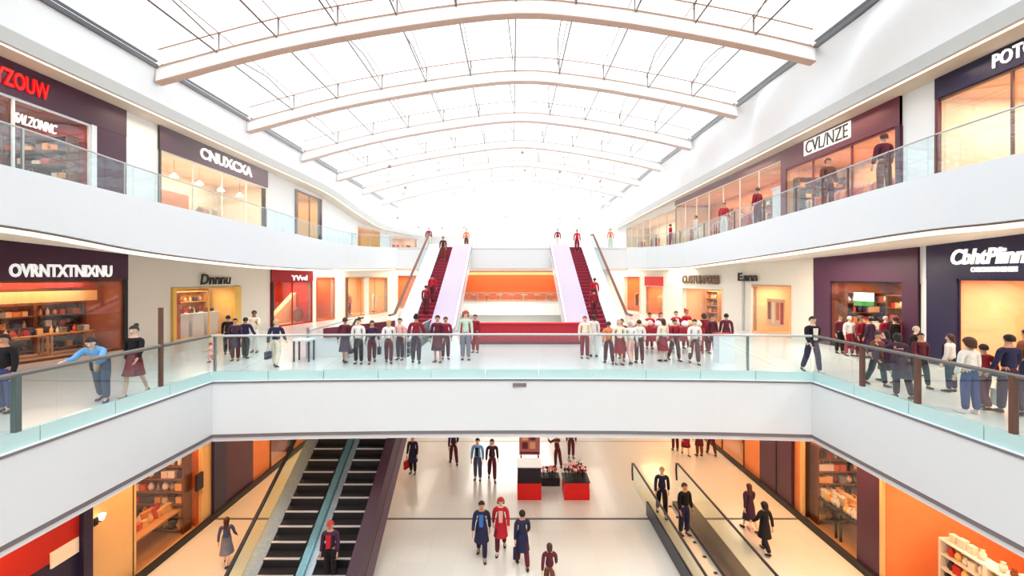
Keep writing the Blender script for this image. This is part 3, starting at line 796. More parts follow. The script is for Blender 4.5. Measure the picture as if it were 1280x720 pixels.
f = room(P,940,988,Z2,-.5,2.5,PEACH,PEACH,WARMW,74,side='right'); L=f[3]

m = MB(); c=f[0]+f[1]*(L*.27+.7)+f[2]*.45
m.obox((c.x,c.y,-1.9),f[1]*.6,f[2]*.03,Vector((0,0,.72)),PEACH)
for k in range(4):
    q = c+f[1]*(-.42+.28*k)-f[2]*.04; m.obox((q.x,q.y,-1.9+.1*(k%2)),f[1]*.09,f[2]*.01,Vector((0,0,.55-.1*(k%2))),(REDI,DORANGE,CREAMI,BROWNI)[k])
tag(m.build('poster'),'peach poster with red and brown upright figures in the cream right shop','poster')
m = MB(); P.wallbox(m,929,931,Z2,.0,.0,.08,LIP); struct(m,'trim_12')
wallseg(P,829,853,Z2,1.9,CREAM,'right'); wallseg(P,853,903,-.75,1.9,CREAM,'right')
shopfront(P,853,903,Z2,-.75,'cream shop front with a brown lettered header, middle right',None,None,frame_m=CREAM,
    text=[('CUSTUMARES',855,901,-.5,.05,mat('brown_letters',srgb(110,84,60),.5),.05,0)])
f = room(P,853,903,Z2,-.75,2.7,PEACH,CREAMI,WARMW,93,side='right'); L=f[3]
for k in range(2): shelf_with_goods(f, L*(.28+.44*k), 1.6, Z2, 1.2,2.0,4,WOOD,'at the %s of the brown lettered shop' % ('right','left')[k],['box','vase','bag'],4,'w')
wallseg(P,800,807,Z2,1.9,CREAM,'right'); wallseg(P,740,780,Z2,1.9,CREAM,'right'); wallseg(P,780,800,.0,1.9,CREAM,'right'); wallseg(P,807,829,-.05,1.9,CREAM,'right')
shopfront(P,807,829,Z2,-.05,'narrow shop with a bright red header and orange curtains',(-.75,-.05),RED,frame_m=CREAM)
f = room(P,807,829,Z2,-.75,2.5,ORANGE,ORANGE,WARMO,68,side='right')
rack_with_clothes(f, f[3]*.5, .8, Z2, 1.2, 6, 'in the red headed narrow shop', [3,5])
shopfront(P,780,800,Z2,.0,'small orange shop behind the right rising escalator',None,None,frame_m=CREAM)
f = room(P,780,800,Z2,.0,2.5,ORANGE,ORANGE,WARMO,80,side='right')
rack_with_clothes(f, f[3]*.5, .8, Z2, 1.8, 7, 'in the small shop behind the right escalator', [4,5,0])

# far end shop on level two (orange, across the second void)
PF = [(-7.9,57.0),(7.9,57.0)]
OFAR = mat('orange_far_wall', srgb(226,112,60), .6, noise=.08)
m = MB(); m.box(-7.9,7.9,58.4,58.5,Z2,.55,OFAR); m.box(-8,-7.9,55,58.5,Z2,.55,CREAM); m.box(7.9,8,55,58.5,Z2,.55,CREAM); m.box(-7.9,7.9,56.4,56.5,.12,.58,PEACH); struct(m,'wall_front_shop')
area('shop_light',(0,56.9,.45),12,300,WARMO,(0,0,0),2.5)
def mk_cafe():
    r = empty('round_table',(0,0,0)); m = MB(); m.lathe([(.38,.70),(.38,.74)],WHITE,n=16); part(m,'tabletop',r)
    m = MB(); m.lathe([(.22,0),(.22,.02),(.03,.04),(.03,.70)],STEEL,n=10); part(m,'pedestal',r); return r
for k in range(9):
    proto_copy('cafe',mk_cafe,(-6.2+1.55*k,55.8,Z2+.001),0,'white round table in front of the far orange shop','table','white tables before the far orange shop')

# ================================================================ LEVEL ONE
GOLD = mat('warm_gold_wall', srgb(226,186,130), .45, noise=.04)
P = P1L; zc=-4.62
r = empty('shopfront',(-11.2,10.2,Z1),world=True)
m = MB(); P.wallbox(m,-150,94,-6.9,zc,0,.1,REDI); part(m,'fascia_panel',r)
m = MB(); P.wallbox(m,-150,94,Z1,-6.9,0,.08,NAVYP); part(m,'lower_panel',r)
m = MB(); P.wallbox(m,57,92,-7.04,-6.66,.101,.04,CREAM); part(m,'name_plaque',r)
tag(r,'dark red shop front with a blank cream plaque at the lower left','shopfront')
m = MB(); P.wallbox(m,94,106,Z1,zc,-.1,.32,NAVYP); struct(m,'wall_left_pier')
wallseg(P,106,168,Z1,zc,GOLD,'left')
def mk_sconce():
    r = empty('wall_lamp',(0,0,0)); m = MB(); m.box(0,.04,-.05,.05,-.1,.1,DARK); part(m,'backplate',r)
    m = MB(); m.tube([(.04,0,0),(.14,0,.0),(.18,0,.06)],.015,DARK,6); part(m,'arm',r)
    m = MB(); m.lathe([(.04,.05),(.09,.2)],LAMP,c=(.18,0,0),n=10); part(m,'lamp_shade',r); return r
o = mk_sconce(); pp = P.pt(119); o.location=(pp.x+.001,pp.y,zat(652,pp.y)); tag(o,'small wall lamp on the gold wall beside the dark red shop','lamp')
shopfront(P,168,250,Z1,zc,'orange lit window with a long goods table, lower level left',None,None,posts=[(250,261,GOLD)],frame_m=GOLD)
f = room(P,168,250,Z1,-4.7,2.7,DORANGE,REDI,WARMO,60,side='left'); L=f[3]
side_shelf(f,2.7,Z1,2.2,2.8,6,DWOOD,'of the lower left window',['bottle','vase','box'],8)
proto_copy('tab_24',mk_table(2.4,1.1,.85,WOOD),loc_of(f,L*.45,.9,Z1+.021),ang_of(f),'long wooden table in the orange lower left window','table')
goods_row(f, L*.45-1.1, L*.45+1.1, .75, Z1+.872, ['bottle','vase','box','bag'], 9, 'goods on the lower left window table','%s on the long table in the lower left window',None,1.0,[0,1,3,5,7])
goods_row(f, L*.45-1.1, L*.45+1.1, 1.1, Z1+.872, ['bottle','vase','box','bag'], 9, 'goods on the lower left window table','%s on the long table in the lower left window',None,1.0,[0,1,3,5,7])
pendants(f,5,.6,-4.71,.3,L-.3,'in the lower left window')
m = MB(); pp=P.pt(246); m.box(pp.x+.08,pp.x+.16,pp.y-.22,pp.y+.12,zat(611,pp.y),zat(591,pp.y),BLACK); m.box(pp.x+.0,pp.x+.08,pp.y-.03,pp.y+.03,zat(603,pp.y),zat(599,pp.y),BLACK)
tag(m.build('projecting_sign'),'small square black sign beside the lower left window','sign')
m = MB(); P.wallbox(m,261,277,Z1,zc,-.1,.3,NAVYP); P.wallbox(m,277,313,Z1,zc,-.1,.22,PLUM); struct(m,'wall_left_pier')
wallseg(P,313,338,Z1,zc,ORANGE,'left')
shopfront(P,338,366,Z1,zc,'red brown lit shop behind the left lower escalators',None,None,frame_m=DWOOD)
f = room(P,338,366,Z1,-4.7,2.7,BROWNI,DORANGE,WARMO,74,side='left')
shelf_with_goods(f, f[3]*.5, 1.8, Z1, 1.8,2.4,5,DWOOD,'in the red brown lower shop',['box','vase'],6,'dw')
wallseg(P,366,385,Z1,zc,ORANGE,'left'); wallseg(P,385,500,Z1,zc,CREAM,'left')
m = MB(); P.wallbox(m,-150,500,Z1,Z1+.22,.14,.1,BLACK); struct(m,'baseboard_left')
P = P1R
wallseg(P,780,880,Z1,zc,CREAM,'right')
shopfront(P,880,930,Z1,zc,'dark red lit shop at the far right of the lower level',None,None,frame_m=DWOOD)
f = room(P,880,930,Z1,-4.7,2.7,REDI,BROWNI,WARMO,74,side='right')
shelf_with_goods(f, f[3]*.5, 1.8, Z1, 2.2,2.4,5,DWOOD,'in the dark red lower right shop',['box','vase'],6,'dw')
wallseg(P,930,953,Z1,zc,ORANGE,'right')
m = MB(); P.wallbox(m,953,993,Z1,zc,-.1,.22,PLUM); P.wallbox(m,973,974.5,Z1,zc,.12,.02,BLACK); struct(m,'wall_right_pier')
m = MB(); pp=P.pt(977); m.box(pp.x-.35,pp.x-.12,pp.y-.1,pp.y+.1,-5.0,-4.8,LAMP); tag(m.build('wall_lamp'),'small round lit lamp on the dark lower right pier','lamp')
wallseg(P,993,1003,Z1,zc,ORANGE,'right')
shopfront(P,1003,1075,Z1,zc,'orange lower right window crowded with pale goods',None,None,posts=[(1003,1006,GOLD)],frame_m=DWOOD)
f = room(P,1003,1075,Z1,-4.7,2.7,DORANGE,REDI,WARMO,60,side='right'); L=f[3]; 
side_shelf(f,2.7,Z1,2.2,2.8,6,DWOOD,'of the crowded lower right window',['bottle','vase','box','bag'],8)
for k in range(2):
    proto_copy('tab_12b',mk_table(1.25,1.0,1.0,BLACK),loc_of(f,.7+1.35*k,.75,Z1+.021),ang_of(f),'black table at the %s end of the crowded lower right window' % ('near','far')[k],'table')
    for v in (.45,.72,1.0): goods_row(f, .15+1.35*k, 1.25+1.35*k, v, Z1+1.022, ['vase','box','bag','bottle'], 7, 'goods in the crowded lower right window','pale %s in the crowded lower right window',None,1.3,[1,5,3,1])
for k in range(1):
    shelf_with_goods(f, L*(.25+.5*k), 1.75, Z1, 1.2,2.6,5,DWOOD,'at the %s back of the crowded lower right window' % ('near','far')[k],['vase','box','bag','bottle'],6,'dw')
m = MB(); P.wallbox(m,1075,1103,Z1,zc,-.1,.2,PLUM); struct(m,'wall_right_pier')
shopfront(P,1103,1500,Z1,zc,'large orange shop opening with white goods shelving, lower right corner',None,None,glass_on=False,posts=[(1103,1106,GOLD)])
f = room(P,1103,1500,Z1,-4.7,4.5,ORANGE,DORANGE,WARMO,204,side='right'); L=f[3]
WSH = mat('white_shelf', (.85,.82,.74), .4)
for k in range(4):
    u = L-1.2-1.25*k; sg=inward_sign(f)
    proto_copy('wsh',mk_shelf(1.2,1.7,4,WSH),loc_of(f,u,1.3,Z1+.021),ang_of(f) if sg>0 else ang_of(f)+PI,'white shelf unit, number %s from the left in the lower right corner shop' % ('one','two','three','four')[k],'shelf')
    for i in range(4):
        goods_row(f,u-.5,u+.5,1.25,Z1+.021+.1+1.55*i/4+.036,['box','bottle','vase','bag'],5,'goods on the white corner shop shelves','small %s on the white shelving of the lower right corner shop',None,1.0,[0,2,4,1,5])
    goods_row(f,u-.5,u+.5,1.3,Z1+.021+1.7,['vase','box'],4,'goods on top of the white corner shop shelves','%s standing on top of the white corner shop shelving',None,1.0,[1,1,4])
m = MB(); P.wallbox(m,860,1500,Z1,Z1+.22,.12,.1,BLACK); struct(m,'baseboard_right')

# ================================================================ RAILINGS
def rail_run(name_label, P, zf, ztop, off, zch, posts, hr=.03, post_r=.03, rail_m=STEEL, panel=1.5, ch_m=TEAL, post_m=STEEL, group=None):
    """P: list of (x,y); vertical glass with channel, handrail and posts"""
    c = Vector((sum(p[0] for p in P)/len(P), sum(p[1] for p in P)/len(P), zf))
    r = empty('glass_railing', c, world=True)
    # panels
    V = [Vector((p[0],p[1],0)) for p in P]; acc = [0]
    for a,b in zip(V,V[1:]): acc.append(acc[-1]+(b-a).length)
    def pos(s):
        for i in range(len(V)-1):
            if s <= acc[i+1]+1e-6: return V[i].lerp(V[i+1], (s-acc[i])/max(1e-6,acc[i+1]-acc[i]))
        return V[-1]
    n = max(1, round(acc[-1]/panel))
    for k in range(n):
        s0 = acc[-1]*k/n; s1 = acc[-1]*(k+1)/n
        cuts = [s0+.006]+[x for x in acc if s0+.05 < x < s1-.05]+[s1-.006]
        g = MB()
        for q0,q1 in zip(cuts,cuts[1:]):
            a,b = pos(q0),pos(q1); d=(b-a).normalized(); nn=Vector((d.y,-d.x,0))*.008
            g.prism([(a.x-nn.x,a.y-nn.y),(b.x-nn.x,b.y-nn.y),(b.x+nn.x,b.y+nn.y),(a.x+nn.x,a.y+nn.y)], zf+.02, ztop-.02, RAILG)
        part(g,'glass_pane',r)
    if zch:
        n2 = max(1,round(acc[-1]/1.6))
        for k in range(n2):
            s0 = acc[-1]*k/n2; s1 = acc[-1]*(k+1)/n2; g = MB()
            cuts = [s0+.01]+[x for x in acc if s0+.05 < x < s1-.05]+[s1-.01]
            for q0,q1 in zip(cuts,cuts[1:]):
                a,b = pos(q0),pos(q1); d=(b-a).normalized(); nn=Vector((d.y,-d.x,0))*.045
                g.prism([(a.x-nn.x,a.y-nn.y),(b.x-nn.x,b.y-nn.y),(b.x+nn.x,b.y+nn.y),(a.x+nn.x,a.y+nn.y)], zf+.0, zf+zch, ch_m)
            part(g,'base_channel',r)
    h = MB(); h.tube([(v.x,v.y,ztop) for v in V], hr, rail_m, 8); part(h,'handrail',r)
    for (x,y,zt) in posts:
        q = MB(); q.box(x-post_r,x+post_r,y-post_r,y+post_r,zf+(zch or 0),zt or ztop,post_m); part(q,'post',r)
    tag(r,name_label,'railing',group)
    return r
ZT = -1.72
xe = -8.65
pl = [(xe,(640-x)and xe*F/(x-640),None) for x in (-140,20,120)]
pl = [(xe, xe*F/(x-640), None) for x in (-140,20)]
rail_run('glass railing with grey handrail along the middle-level left walkway', [(xe,-7.5),(xe,13.12)], Z2, ZT, 0, .28, pl+[(xe,3,None)], hr=.045, post_r=.05, rail_m=mat('grey_handrail',srgb(120,116,112),.4,.3), post_m=mat('slate_post',srgb(96,112,112),.4,.3))
q = MB(); q.box(xe-.04,xe+.04,xe*F/(201-640)-.04,xe*F/(201-640)+.04,Z2+.285,-.78,BRONZE); tag(q.build('tall_post'),'tall brown post rising above the left handrail','post')
BR = [(-8.6,13.15),(-6,13.35),(-3,13.47),(0,13.51),(3,13.47),(6,13.35),(8.6,13.15)]
rail_run('glass railing with pale handrail along the front of the bridge', BR, Z2, ZT-.0, 0, .26, [(-8.55,13.2,None),(6.85,13.33,None)], hr=.032, post_r=.03)
xr = 8.65
rail_run('glass railing with grey handrail along the middle-level right walkway', [(xr,-7.5),(xr,13.12)], Z2, ZT, 0, .28, [(xr,xr*F/(x-640),None) for x in (1078,1147,1267)]+[(xr,3,None)], hr=.04, post_r=.045, post_m=BRONZE, rail_m=mat('grey_handrail',srgb(120,116,112),.4,.3))
def thin(C): return [(p.x,p.y) for p in C]
CL = [(p.x-.1,p.y) for p in C3L]; CR=[(p.x+.1,p.y) for p in C3R]
def post_at(C, xs, off=0):
    out = []
    for x in xs:
        k=(x-640)/F
        for (a,b),(c,d) in zip(C,C[1:]):
            fa=a-k*b; fc=c-k*d
            if fa*fc<=0 and b>2: t=fa/(fa-fc); out.append((a+(c-a)*t,b+(d-b)*t,None)); break
    return out
rail_run('thin glass railing along the top left gallery', CL, Z3, 3.0, 0, 0, post_at(CL,(28,155,199,333,372,440,462,488)), hr=.02, post_r=.02, panel=2.4)
rail_run('thin glass railing along the top right gallery', CR, Z3, 3.0, 0, 0, post_at(CR,(1170,1112,1060,1028,995,955,918,880,850,820)), hr=.02, post_r=.02, panel=2.4, post_m=BRONZE)
rail_run('glass railing across the far top platform between the escalators', [(-2.7,34.6),(2.55,34.6)], Z3, 3.1, 0, 0, [(-2.7,34.6,None),(2.55,34.6,None)], hr=.02, post_r=.02)
rail_run('glass railing across the far middle level beyond the second void', [(-6.7,54.1),(6.7,54.1)], Z2, -2.0, 0, 0, [(-6.7+13.4*k/5,54.1,None) for k in range(6)], hr=.03, post_r=.03)
m = MB(); m.box(-2.3,3.1,20.15,20.3,Z2,-2.1,CRED); m.box(-2.35,3.15,20.1,20.35,-2.1,-2.05,RED); m.box(-2.3,3.1,20.13,20.15,Z2,Z2+.12,MAROON)
tag(m.build('low_barrier'),'long low crimson barrier at the back of the bridge','barrier')
# parapet round the escalator well
r = empty('well_parapet',(-5.6,16.8,Z2),world=True)
m = MB(); m.add([(-6.9,16.75,-2.25),(-4.3,16.75,-2.2),(-4.3,16.9,-2.2),(-6.9,16.9,-2.25),(-6.9,16.75,-1.92),(-4.3,16.75,-1.63),(-4.3,16.9,-1.63),(-6.9,16.9,-1.92)],[(0,3,2,1),(4,5,6,7),(0,1,5,4),(2,3,7,6),(1,2,6,5),(3,0,4,7)],mat('dull_maroon',srgb(112,44,60),.4)); part(m,'top_panel',r)
m = MB(); m.box(-7.5,-3.9,16.81,16.86,Z2+.02,-2.26,WDECK); part(m,'lower_panel',r)
for x in (-7.5,-6.0,-3.9): 
    m = MB(); m.box(x-.03,x+.03,16.76,16.9,Z2,-1.9,STEEL); part(m,'post',r)
for x in (-7.55,-3.8):
    m = MB(); m.box(x-.015,x+.015,16.9,21.7,Z2,-2.05,RAILG); part(m,'glass_pane',r)
    m = MB(); m.tube([(x,16.9,-2.03),(x,21.7,-2.03)],.025,STEEL,8); part(m,'handrail',r)
tag(r,'maroon topped glass parapet around the left escalator well','parapet')

# ================================================================ ESCALATORS
LAV = mat('lavender_panel', srgb(192,176,198), .35, noise=.03)
SDECK = mat('silver_deck', srgb(170,178,186), .25, .5, noise=.25, scale=14)
TDECK = mat('teal_deck', srgb(120,160,168), .2, .4, noise=.25, scale=14)
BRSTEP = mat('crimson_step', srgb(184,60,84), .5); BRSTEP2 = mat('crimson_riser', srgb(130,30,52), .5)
STEPD = mat('black_step', (.018,.016,.018), .45); NOSE = mat('silver_nosing', (.62,.58,.58), .35, .3, emis=0)
BROWNH = mat('brown_handrail', srgb(120,66,50), .5)
def escalator(label, xa, xb, d0, z0, d1, z1, stepm, risem, nosem, decks, truss_m, sides, group=None, nose=.07, th=.9):
    """rises from (d0,z0) to (d1,z1); decks: list (x0,x1,dz,material,name); sides: list (x0,x1,dz0,dz1,material,name) following the slope"""
    r = empty('escalator', ((xa+xb)/2, d0, z0), world=True)
    run = d1-d0; n = round(run/.4); rise = (z1-z0)/n; tr = run/n
    for i in range(n):
        y0 = d0+i*tr; z = z0+rise*(i+1)-.0
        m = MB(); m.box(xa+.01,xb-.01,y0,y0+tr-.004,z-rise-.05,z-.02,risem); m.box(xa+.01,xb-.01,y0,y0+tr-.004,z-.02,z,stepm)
        m.box(xa+.02,xb-.02,y0-.006,y0+nose,z-.018,z+.006,nosem)
        part(m,'step',r)
    def band(x0,x1,dzA,dzB,mt,name,ext=1.0):
        pts = [(d0-ext,z0),(d0,z0),(d1,z1),(d1+ext,z1)]
        m = MB()
        for (ya,za),(yb,zb) in zip(pts,pts[1:]):
            vs=[(x0,ya,za+dzA),(x1,ya,za+dzA),(x1,yb,zb+dzA),(x0,yb,zb+dzA),(x0,ya,za+dzB),(x1,ya,za+dzB),(x1,yb,zb+dzB),(x0,yb,zb+dzB)]
            m.add(vs,[(0,3,2,1),(4,5,6,7),(0,1,5,4),(2,3,7,6),(1,2,6,5),(3,0,4,7)],mt)
        part(m,name,r)
    for (x0,x1,dz,mt,name) in decks: band(x0,x1,dz-.06,dz,mt,name)
    for (x0,x1,a,b,mt,name) in sides: band(x0,x1,a,b,mt,name)
    # truss under the steps
    m = MB(); lo = min(d[0] for d in decks+sides)+.02; hi = max(d[1] for d in decks+sides)-.02
    pts=[(d0,z0),(d1,z1)]
    (ya,za),(yb,zb)=pts
    vs=[(lo,ya+.05,za-.02),(hi,ya+.05,za-.02),(hi,yb,zb-th),(lo,yb,zb-th),(lo,ya,za-.01),(hi,ya,za-.01),(hi,yb,zb-rise-.06),(lo,yb,zb-rise-.06)]
    k=th/((zb-za)/(yb-ya))
    vs[0]=(lo,ya+k,za+.0); vs[1]=(hi,ya+k,za+.0)
    m.add(vs,[(0,3,2,1),(4,5,6,7),(0,1,5,4),(2,3,7,6),(1,2,6,5),(3,0,4,7)],truss_m); part(m,'truss',r)
    m = MB(); m.box(xa,xb,d0-1,d0-.01,z0,z0+.02,SILVER); part(m,'floor_plate',r)
    m = MB(); m.box(xa,xb,d1+.01,d1+1,z1,z1+.02,SILVER); part(m,'floor_plate',r)
    tag(r,label,'escalator',group); return r
T30 = math.tan(math.radians(30))
escalator('left lane of the dark lower escalators, beside the glass and black handrail', -6.9,-5.87, 11.1,Z1, 21.5,Z2, STEPD,STEPD,NOSE,
    [(-7.32,-6.9,.14,SDECK,'deck'),(-5.87,-5.64,.12,TDECK,'deck')], PLUM,
    [(-7.33,-7.30,.14,.92,glass('pale_green_glass',(.90,.96,.86),.06),'balustrade'),(-7.36,-7.27,.92,.99,BLACK,'handrail')])
escalator('right lane of the dark lower escalators, beside the maroon side wall', -5.43,-4.42, 11.1,Z1, 21.5,Z2, STEPD,STEPD,NOSE,
    [(-5.62,-5.43,.12,SDECK,'deck'),(-4.42,-4.28,.12,MAROON,'deck')], PLUM,
    [(-5.63,-5.61,.12,.30,glass('teal_glass',(.65,.85,.88),.15),'balustrade'),(-4.28,-4.02,-.9,.72,mat('dark_maroon',srgb(62,34,46),.5),'side_wall'),(-4.31,-3.99,.72,.77,MATS['dark_maroon'],'handrail')])
def up(sx, label):
    f = lambda a,b: (min(sx*a+(0 if sx>0 else 0),sx*b), max(sx*a,sx*b))
    sh = 0 if sx<0 else -.15
    def g(a,b): lo,hi = f(a,b); return (lo+sh,hi+sh)
    xa,xb = g(5.3,4.4)
    D=[]; S=[]
    a,b=g(6.2,5.3); D.append((a,b,.25,WDECK,'deck'))
    a,b=g(4.4,3.1); D.append((a,b,.25,LAV,'deck'))
    a,b=g(6.3,6.2); S.append((a,b,-.7,.95,RAILG,'balustrade')); a,b=g(6.32,6.18); S.append((a,b,.95,1.03,BROWNH,'handrail'))
    a,b=g(3.1,3.05); S.append((a,b,-.7,.3,LAV,'side_panel')); a,b=g(3.13,3.02); S.append((a,b,.3,.36,WDECK,'handrail'))
    a,b=g(6.2,6.14); S.append((a,b,-.7,.2,WDECK,'side_panel'))
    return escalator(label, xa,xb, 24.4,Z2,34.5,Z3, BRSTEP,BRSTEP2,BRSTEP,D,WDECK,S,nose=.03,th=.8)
up(-1,'crimson stepped escalator rising to the top level on the left')
up(1,'crimson stepped escalator rising to the top level on the right')
# moving walkway on the lower floor, right
r = empty('moving_walkway',(6.1,14,Z1),world=True)
m = MB(); m.box(5.25,6.3,5,19.3,Z1,Z1+.02,mat('walkway_tread',srgb(206,196,180),.4,.1,noise=.1,scale=12)); part(m,'tread',r)
m = MB(); m.box(6.3,7.05,6,18.0,Z1,Z1+.16,mat('dark_navy_deck',srgb(24,26,44),.35)); part(m,'deck',r)
m = MB(); m.box(5.06,5.14,5,17.3,Z1,Z1+.5,mat('dark_navy_deck',None) if False else MATS['dark_navy_deck']); part(m,'skirt',r)
PG = glass('walkway_glass',(.90,.97,.95),.07)
for x,w in ((5.2,0),(7.1,1)):
    m = MB(); m.box(x-.012,x+.012,5,19.7,Z1+.02,Z1+.95,PG); part(m,'balustrade',r)
    m = MB(); m.tube([(x,5,Z1+.97),(x,19.6,Z1+.97),(x,19.8,Z1+.9),(x,19.82,Z1+.6),(x,19.75,Z1+.2)],.04,BLACK,8); part(m,'handrail',r)
for k in range(12):
    m = MB(); m.box(6.1,6.2,9+.8*k,9.08+.8*k,Z1+.02,Z1+.05,BLACK); part(m,'stud',r)
tag(r,'glass sided moving walkway with black handrails on the lower floor','walkway')

# ================================================================ KIOSK AND BRIDGE FURNITURE
def cab_box(x0,x1,y0,y1,z0,z1,label,mats,cat='counter',name='counter'):
    r = empty(name,((x0+x1)/2,(y0+y1)/2,z0),world=True)
    zm=z0+(z1-z0)*mats[3]
    m = MB(); m.box(x0,x1,y0,y1,z0,zm,mats[0]); part(m,'base',r)
    m = MB(); m.box(x0+.01,x1-.01,y0+.01,y1-.01,zm,z1-.03,mats[1]); part(m,'body',r)
    m = MB(); m.box(x0-.02,x1+.02,y0-.02,y1+.02,z1-.03,z1,mats[2]); part(m,'countertop',r)
    tag(r,label,cat); return r
cab_box(.22,1.18,18.4,19.3,Z1,Z1+1.33,'kiosk counter with red base and black upper front, left one',(RED,mat('black_purple',srgb(30,16,30),.4),WHITE,.5))
cab_box(2.1,3.12,18.4,19.3,Z1,Z1+.72,'kiosk counter with red front carrying heaps of goods, right one',(RED,RED,BLACK,.6))
r = empty('planter_box',(1.62,19.9,Z1),world=True)
m = MB(); m.box(1.2,2.05,19.6,20.2,Z1+.02,Z1+.35,BLACK); part(m,'box',r); m=MB(); m.box(1.25,2.0,19.65,20.15,Z1,Z1+.02,DARK); part(m,'foot',r)
tag(r,'low black box full of red flowers between the kiosk counters','planter')
FL = mat('red_petals',srgb(200,40,50),.6); FLP = mat('pink_petals',srgb(240,190,190),.6); LEAF = mat('dark_leaves',srgb(50,40,34),.6)
def heap(x0,x1,y0,y1,z,n,h,mats,label,cat,name,group):
    for k in range(n):
        m = MB(); c=(0,0,0); a=random.choice(mats)
        for q in range(5):
            t=2*PI*q/5; m.ball((.05*math.cos(t),.05*math.sin(t),h*.8),.045,a,6)
        m.ball((0,0,h*.85),.04,mats[0],6); m.tube([(0,0,0),(0,0,h*.8)],.012,LEAF,5)
        for q in range(3):
            t=2*PI*q/3; m.add([(0,0,h*.2),(.09*math.cos(t),.09*math.sin(t),h*.55),(.06*math.cos(t+.6),.06*math.sin(t+.6),h*.3)],[(0,1,2)],LEAF)
        o=m.build(name); o.location=(random.uniform(x0,x1),random.uniform(y0,y1),z); tag(o,label,cat,group)
heap(1.28,1.97,19.68,20.1,Z1+.35,16,.35,[FL,FLP,LEAF],'small red flower growing in the low black box','flower','flower','flowers in the black box')
heap(2.2,3.0,18.5,19.2,Z1+.72,26,.55,[FLP,LEAF,BROWNI,FL],'pale and dark bloom heaped on the right red counter','flower','flower','blooms on the red counter')
r = empty('poster_stand',(.75,22.7,Z1),world=True)
m = MB(); m.box(.36,1.38,22.68,22.74,Z1+.15,Z1+1.75,mat('pink_poster',srgb(196,120,120),.5,noise=.1,scale=6))
for k in range(3):
    for j in range(2): m.box(.5+.38*j,.78+.38*j,22.67,22.68,Z1+.45+.42*k,Z1+.78+.42*k,(MAROON,PEACH)[(k+j)%2])
m.box(.40,1.34,22.67,22.68,Z1+1.6,Z1+1.68,MAROON); m.box(.40,1.34,22.67,22.68,Z1+.22,Z1+.3,MAROON)
part(m,'board',r)
for x in (.45,1.3):
    m=MB(); m.box(x-.03,x+.03,22.5,22.9,Z1,Z1+.15,DARK); part(m,'foot',r)
tag(r,'pink and dark red patterned poster board behind the kiosk','poster stand')
m = MB(); m.lathe([(.14,0),(.2,.05),(.24,.5),(.25,.52)],mat('white_pot',(.8,.8,.78),.4),n=16); 
for k in range(12):
    t=random.uniform(0,6.28); l=random.uniform(.3,.6); m.tube([(0,0,.5),(.15*math.cos(t),.15*math.sin(t),.5+l*.6),(.32*math.cos(t),.32*math.sin(t),.5+l)],[.015,.012,.004],LEAF,5)
o=m.build('potted_plant'); o.location=(2.75,20.2,Z1); tag(o,'white pot with spiky dark plant behind the right red counter','plant')

# bridge furniture
def mk_small_table(w,d,h,tm,lm):
    r=empty('table',(0,0,0)); m=MB(); m.box(-w/2,w/2,-d/2,d/2,h-.06,h,tm); part(m,'tabletop',r)
    for i in (-1,1):
        for j in (-1,1): m=MB(); m.box(i*(w/2-.05)-.025,i*(w/2-.05)+.025,j*(d/2-.05)-.025,j*(d/2-.05)+.025,0,h-.06,lm); part(m,'leg',r)
    return r
o=mk_small_table(.62,.5,.78,WHITE,DARK); o.location=(-7.35,16.2,Z2+.001); tag(o,'small white table with dark legs on the bridge','table')
o=mk_small_table(2.9,.8,1.0,CRED,CRED); o.location=(5.95,18.0,Z2+.001); tag(o,'long crimson draped counter crowded with goods at the right of the bridge','counter')
m=MB(); m.box(4.5,7.4,17.54,17.59,Z2+.5,Z2+.96,mat('crimson_cloth',srgb(150,30,44),.8,noise=.15)); tag(m.build('table_cloth'),'crimson cloth hanging from the long counter','cloth')
for k in range(11):
    m=MB(); mm=[WHITE,PEACH,CREAMI,FLP][k%4]
    m.lathe([(.08,0),(.13,.05),(.15,.14),(.10,.22),(.05,.26)],mm,n=10); o=m.build('white_parcel' if False else 'vase'); o.location=(4.65+.26*k,17.85+.2*(k%2),Z2+1.001)
    tag(o,'pale vase on the long crimson counter','vase','pale vases on the crimson counter')
cab_box(7.1,7.62,15.7,16.2,Z2,Z2+1.0,'white pedestal cabinet on the bridge at the right',(WHITE,WHITE,CRED,.5),'cabinet','cabinet')
# small things hanging under the glass roof
DOT = mat('dark_red_shade',srgb(120,40,44),.5)
def mk_drop():
    r=empty('hanging_lamp',(0,0,0)); m=MB(); m.tube([(0,0,0),(0,0,.5)],.01,DARK,5); part(m,'cord',r)
    m=MB(); m.lathe([(.05,0),(.1,-.06),(.12,-.16),(.03,-.2)],DOT,n=10); part(m,'lamp_shade',r); return r
for (x,y,ai) in ((653,178,7),(487,206,6),(507,233,8),(497,271,9),(523,283,10),(553,284,10),(728,220,8),(750,222,8),(754,240,9),(700,213,7),(700,272,10),(724,272,10),(656,200,8),(632,270,10),(580,283,10)):
    d=YA[ai]; p=at(x,y,d); top=arch_z(max(-13,min(11,p.x)))-.5
    if p.z > top-.25: p.z = top-.25
    r=empty('hanging_lamp',(p.x,p.y,p.z),world=True)
    m=MB(); m.tube([(p.x,p.y,p.z),(p.x,p.y,top)],.012,DARK,5); part(m,'cord',r)
    m=MB(); m.lathe([(.05,0),(.1,-.06),(.13,-.18),(.03,-.22)],DOT,c=(p.x,p.y,p.z),n=10); part(m,'lamp_shade',r)
    tag(r,'tiny dark red lamp hanging from a far roof arch','lamp','tiny lamps hanging from the far arches')

m=MB(); m.box(.02,.42,13.32,13.37,-3.22,-3.12,GREYTRIM); tag(m.build('fascia_fitting'),'small grey light fixture on the white bridge front below the glass','fitting')  # unlit box for the tiny light fixture on the bridge front
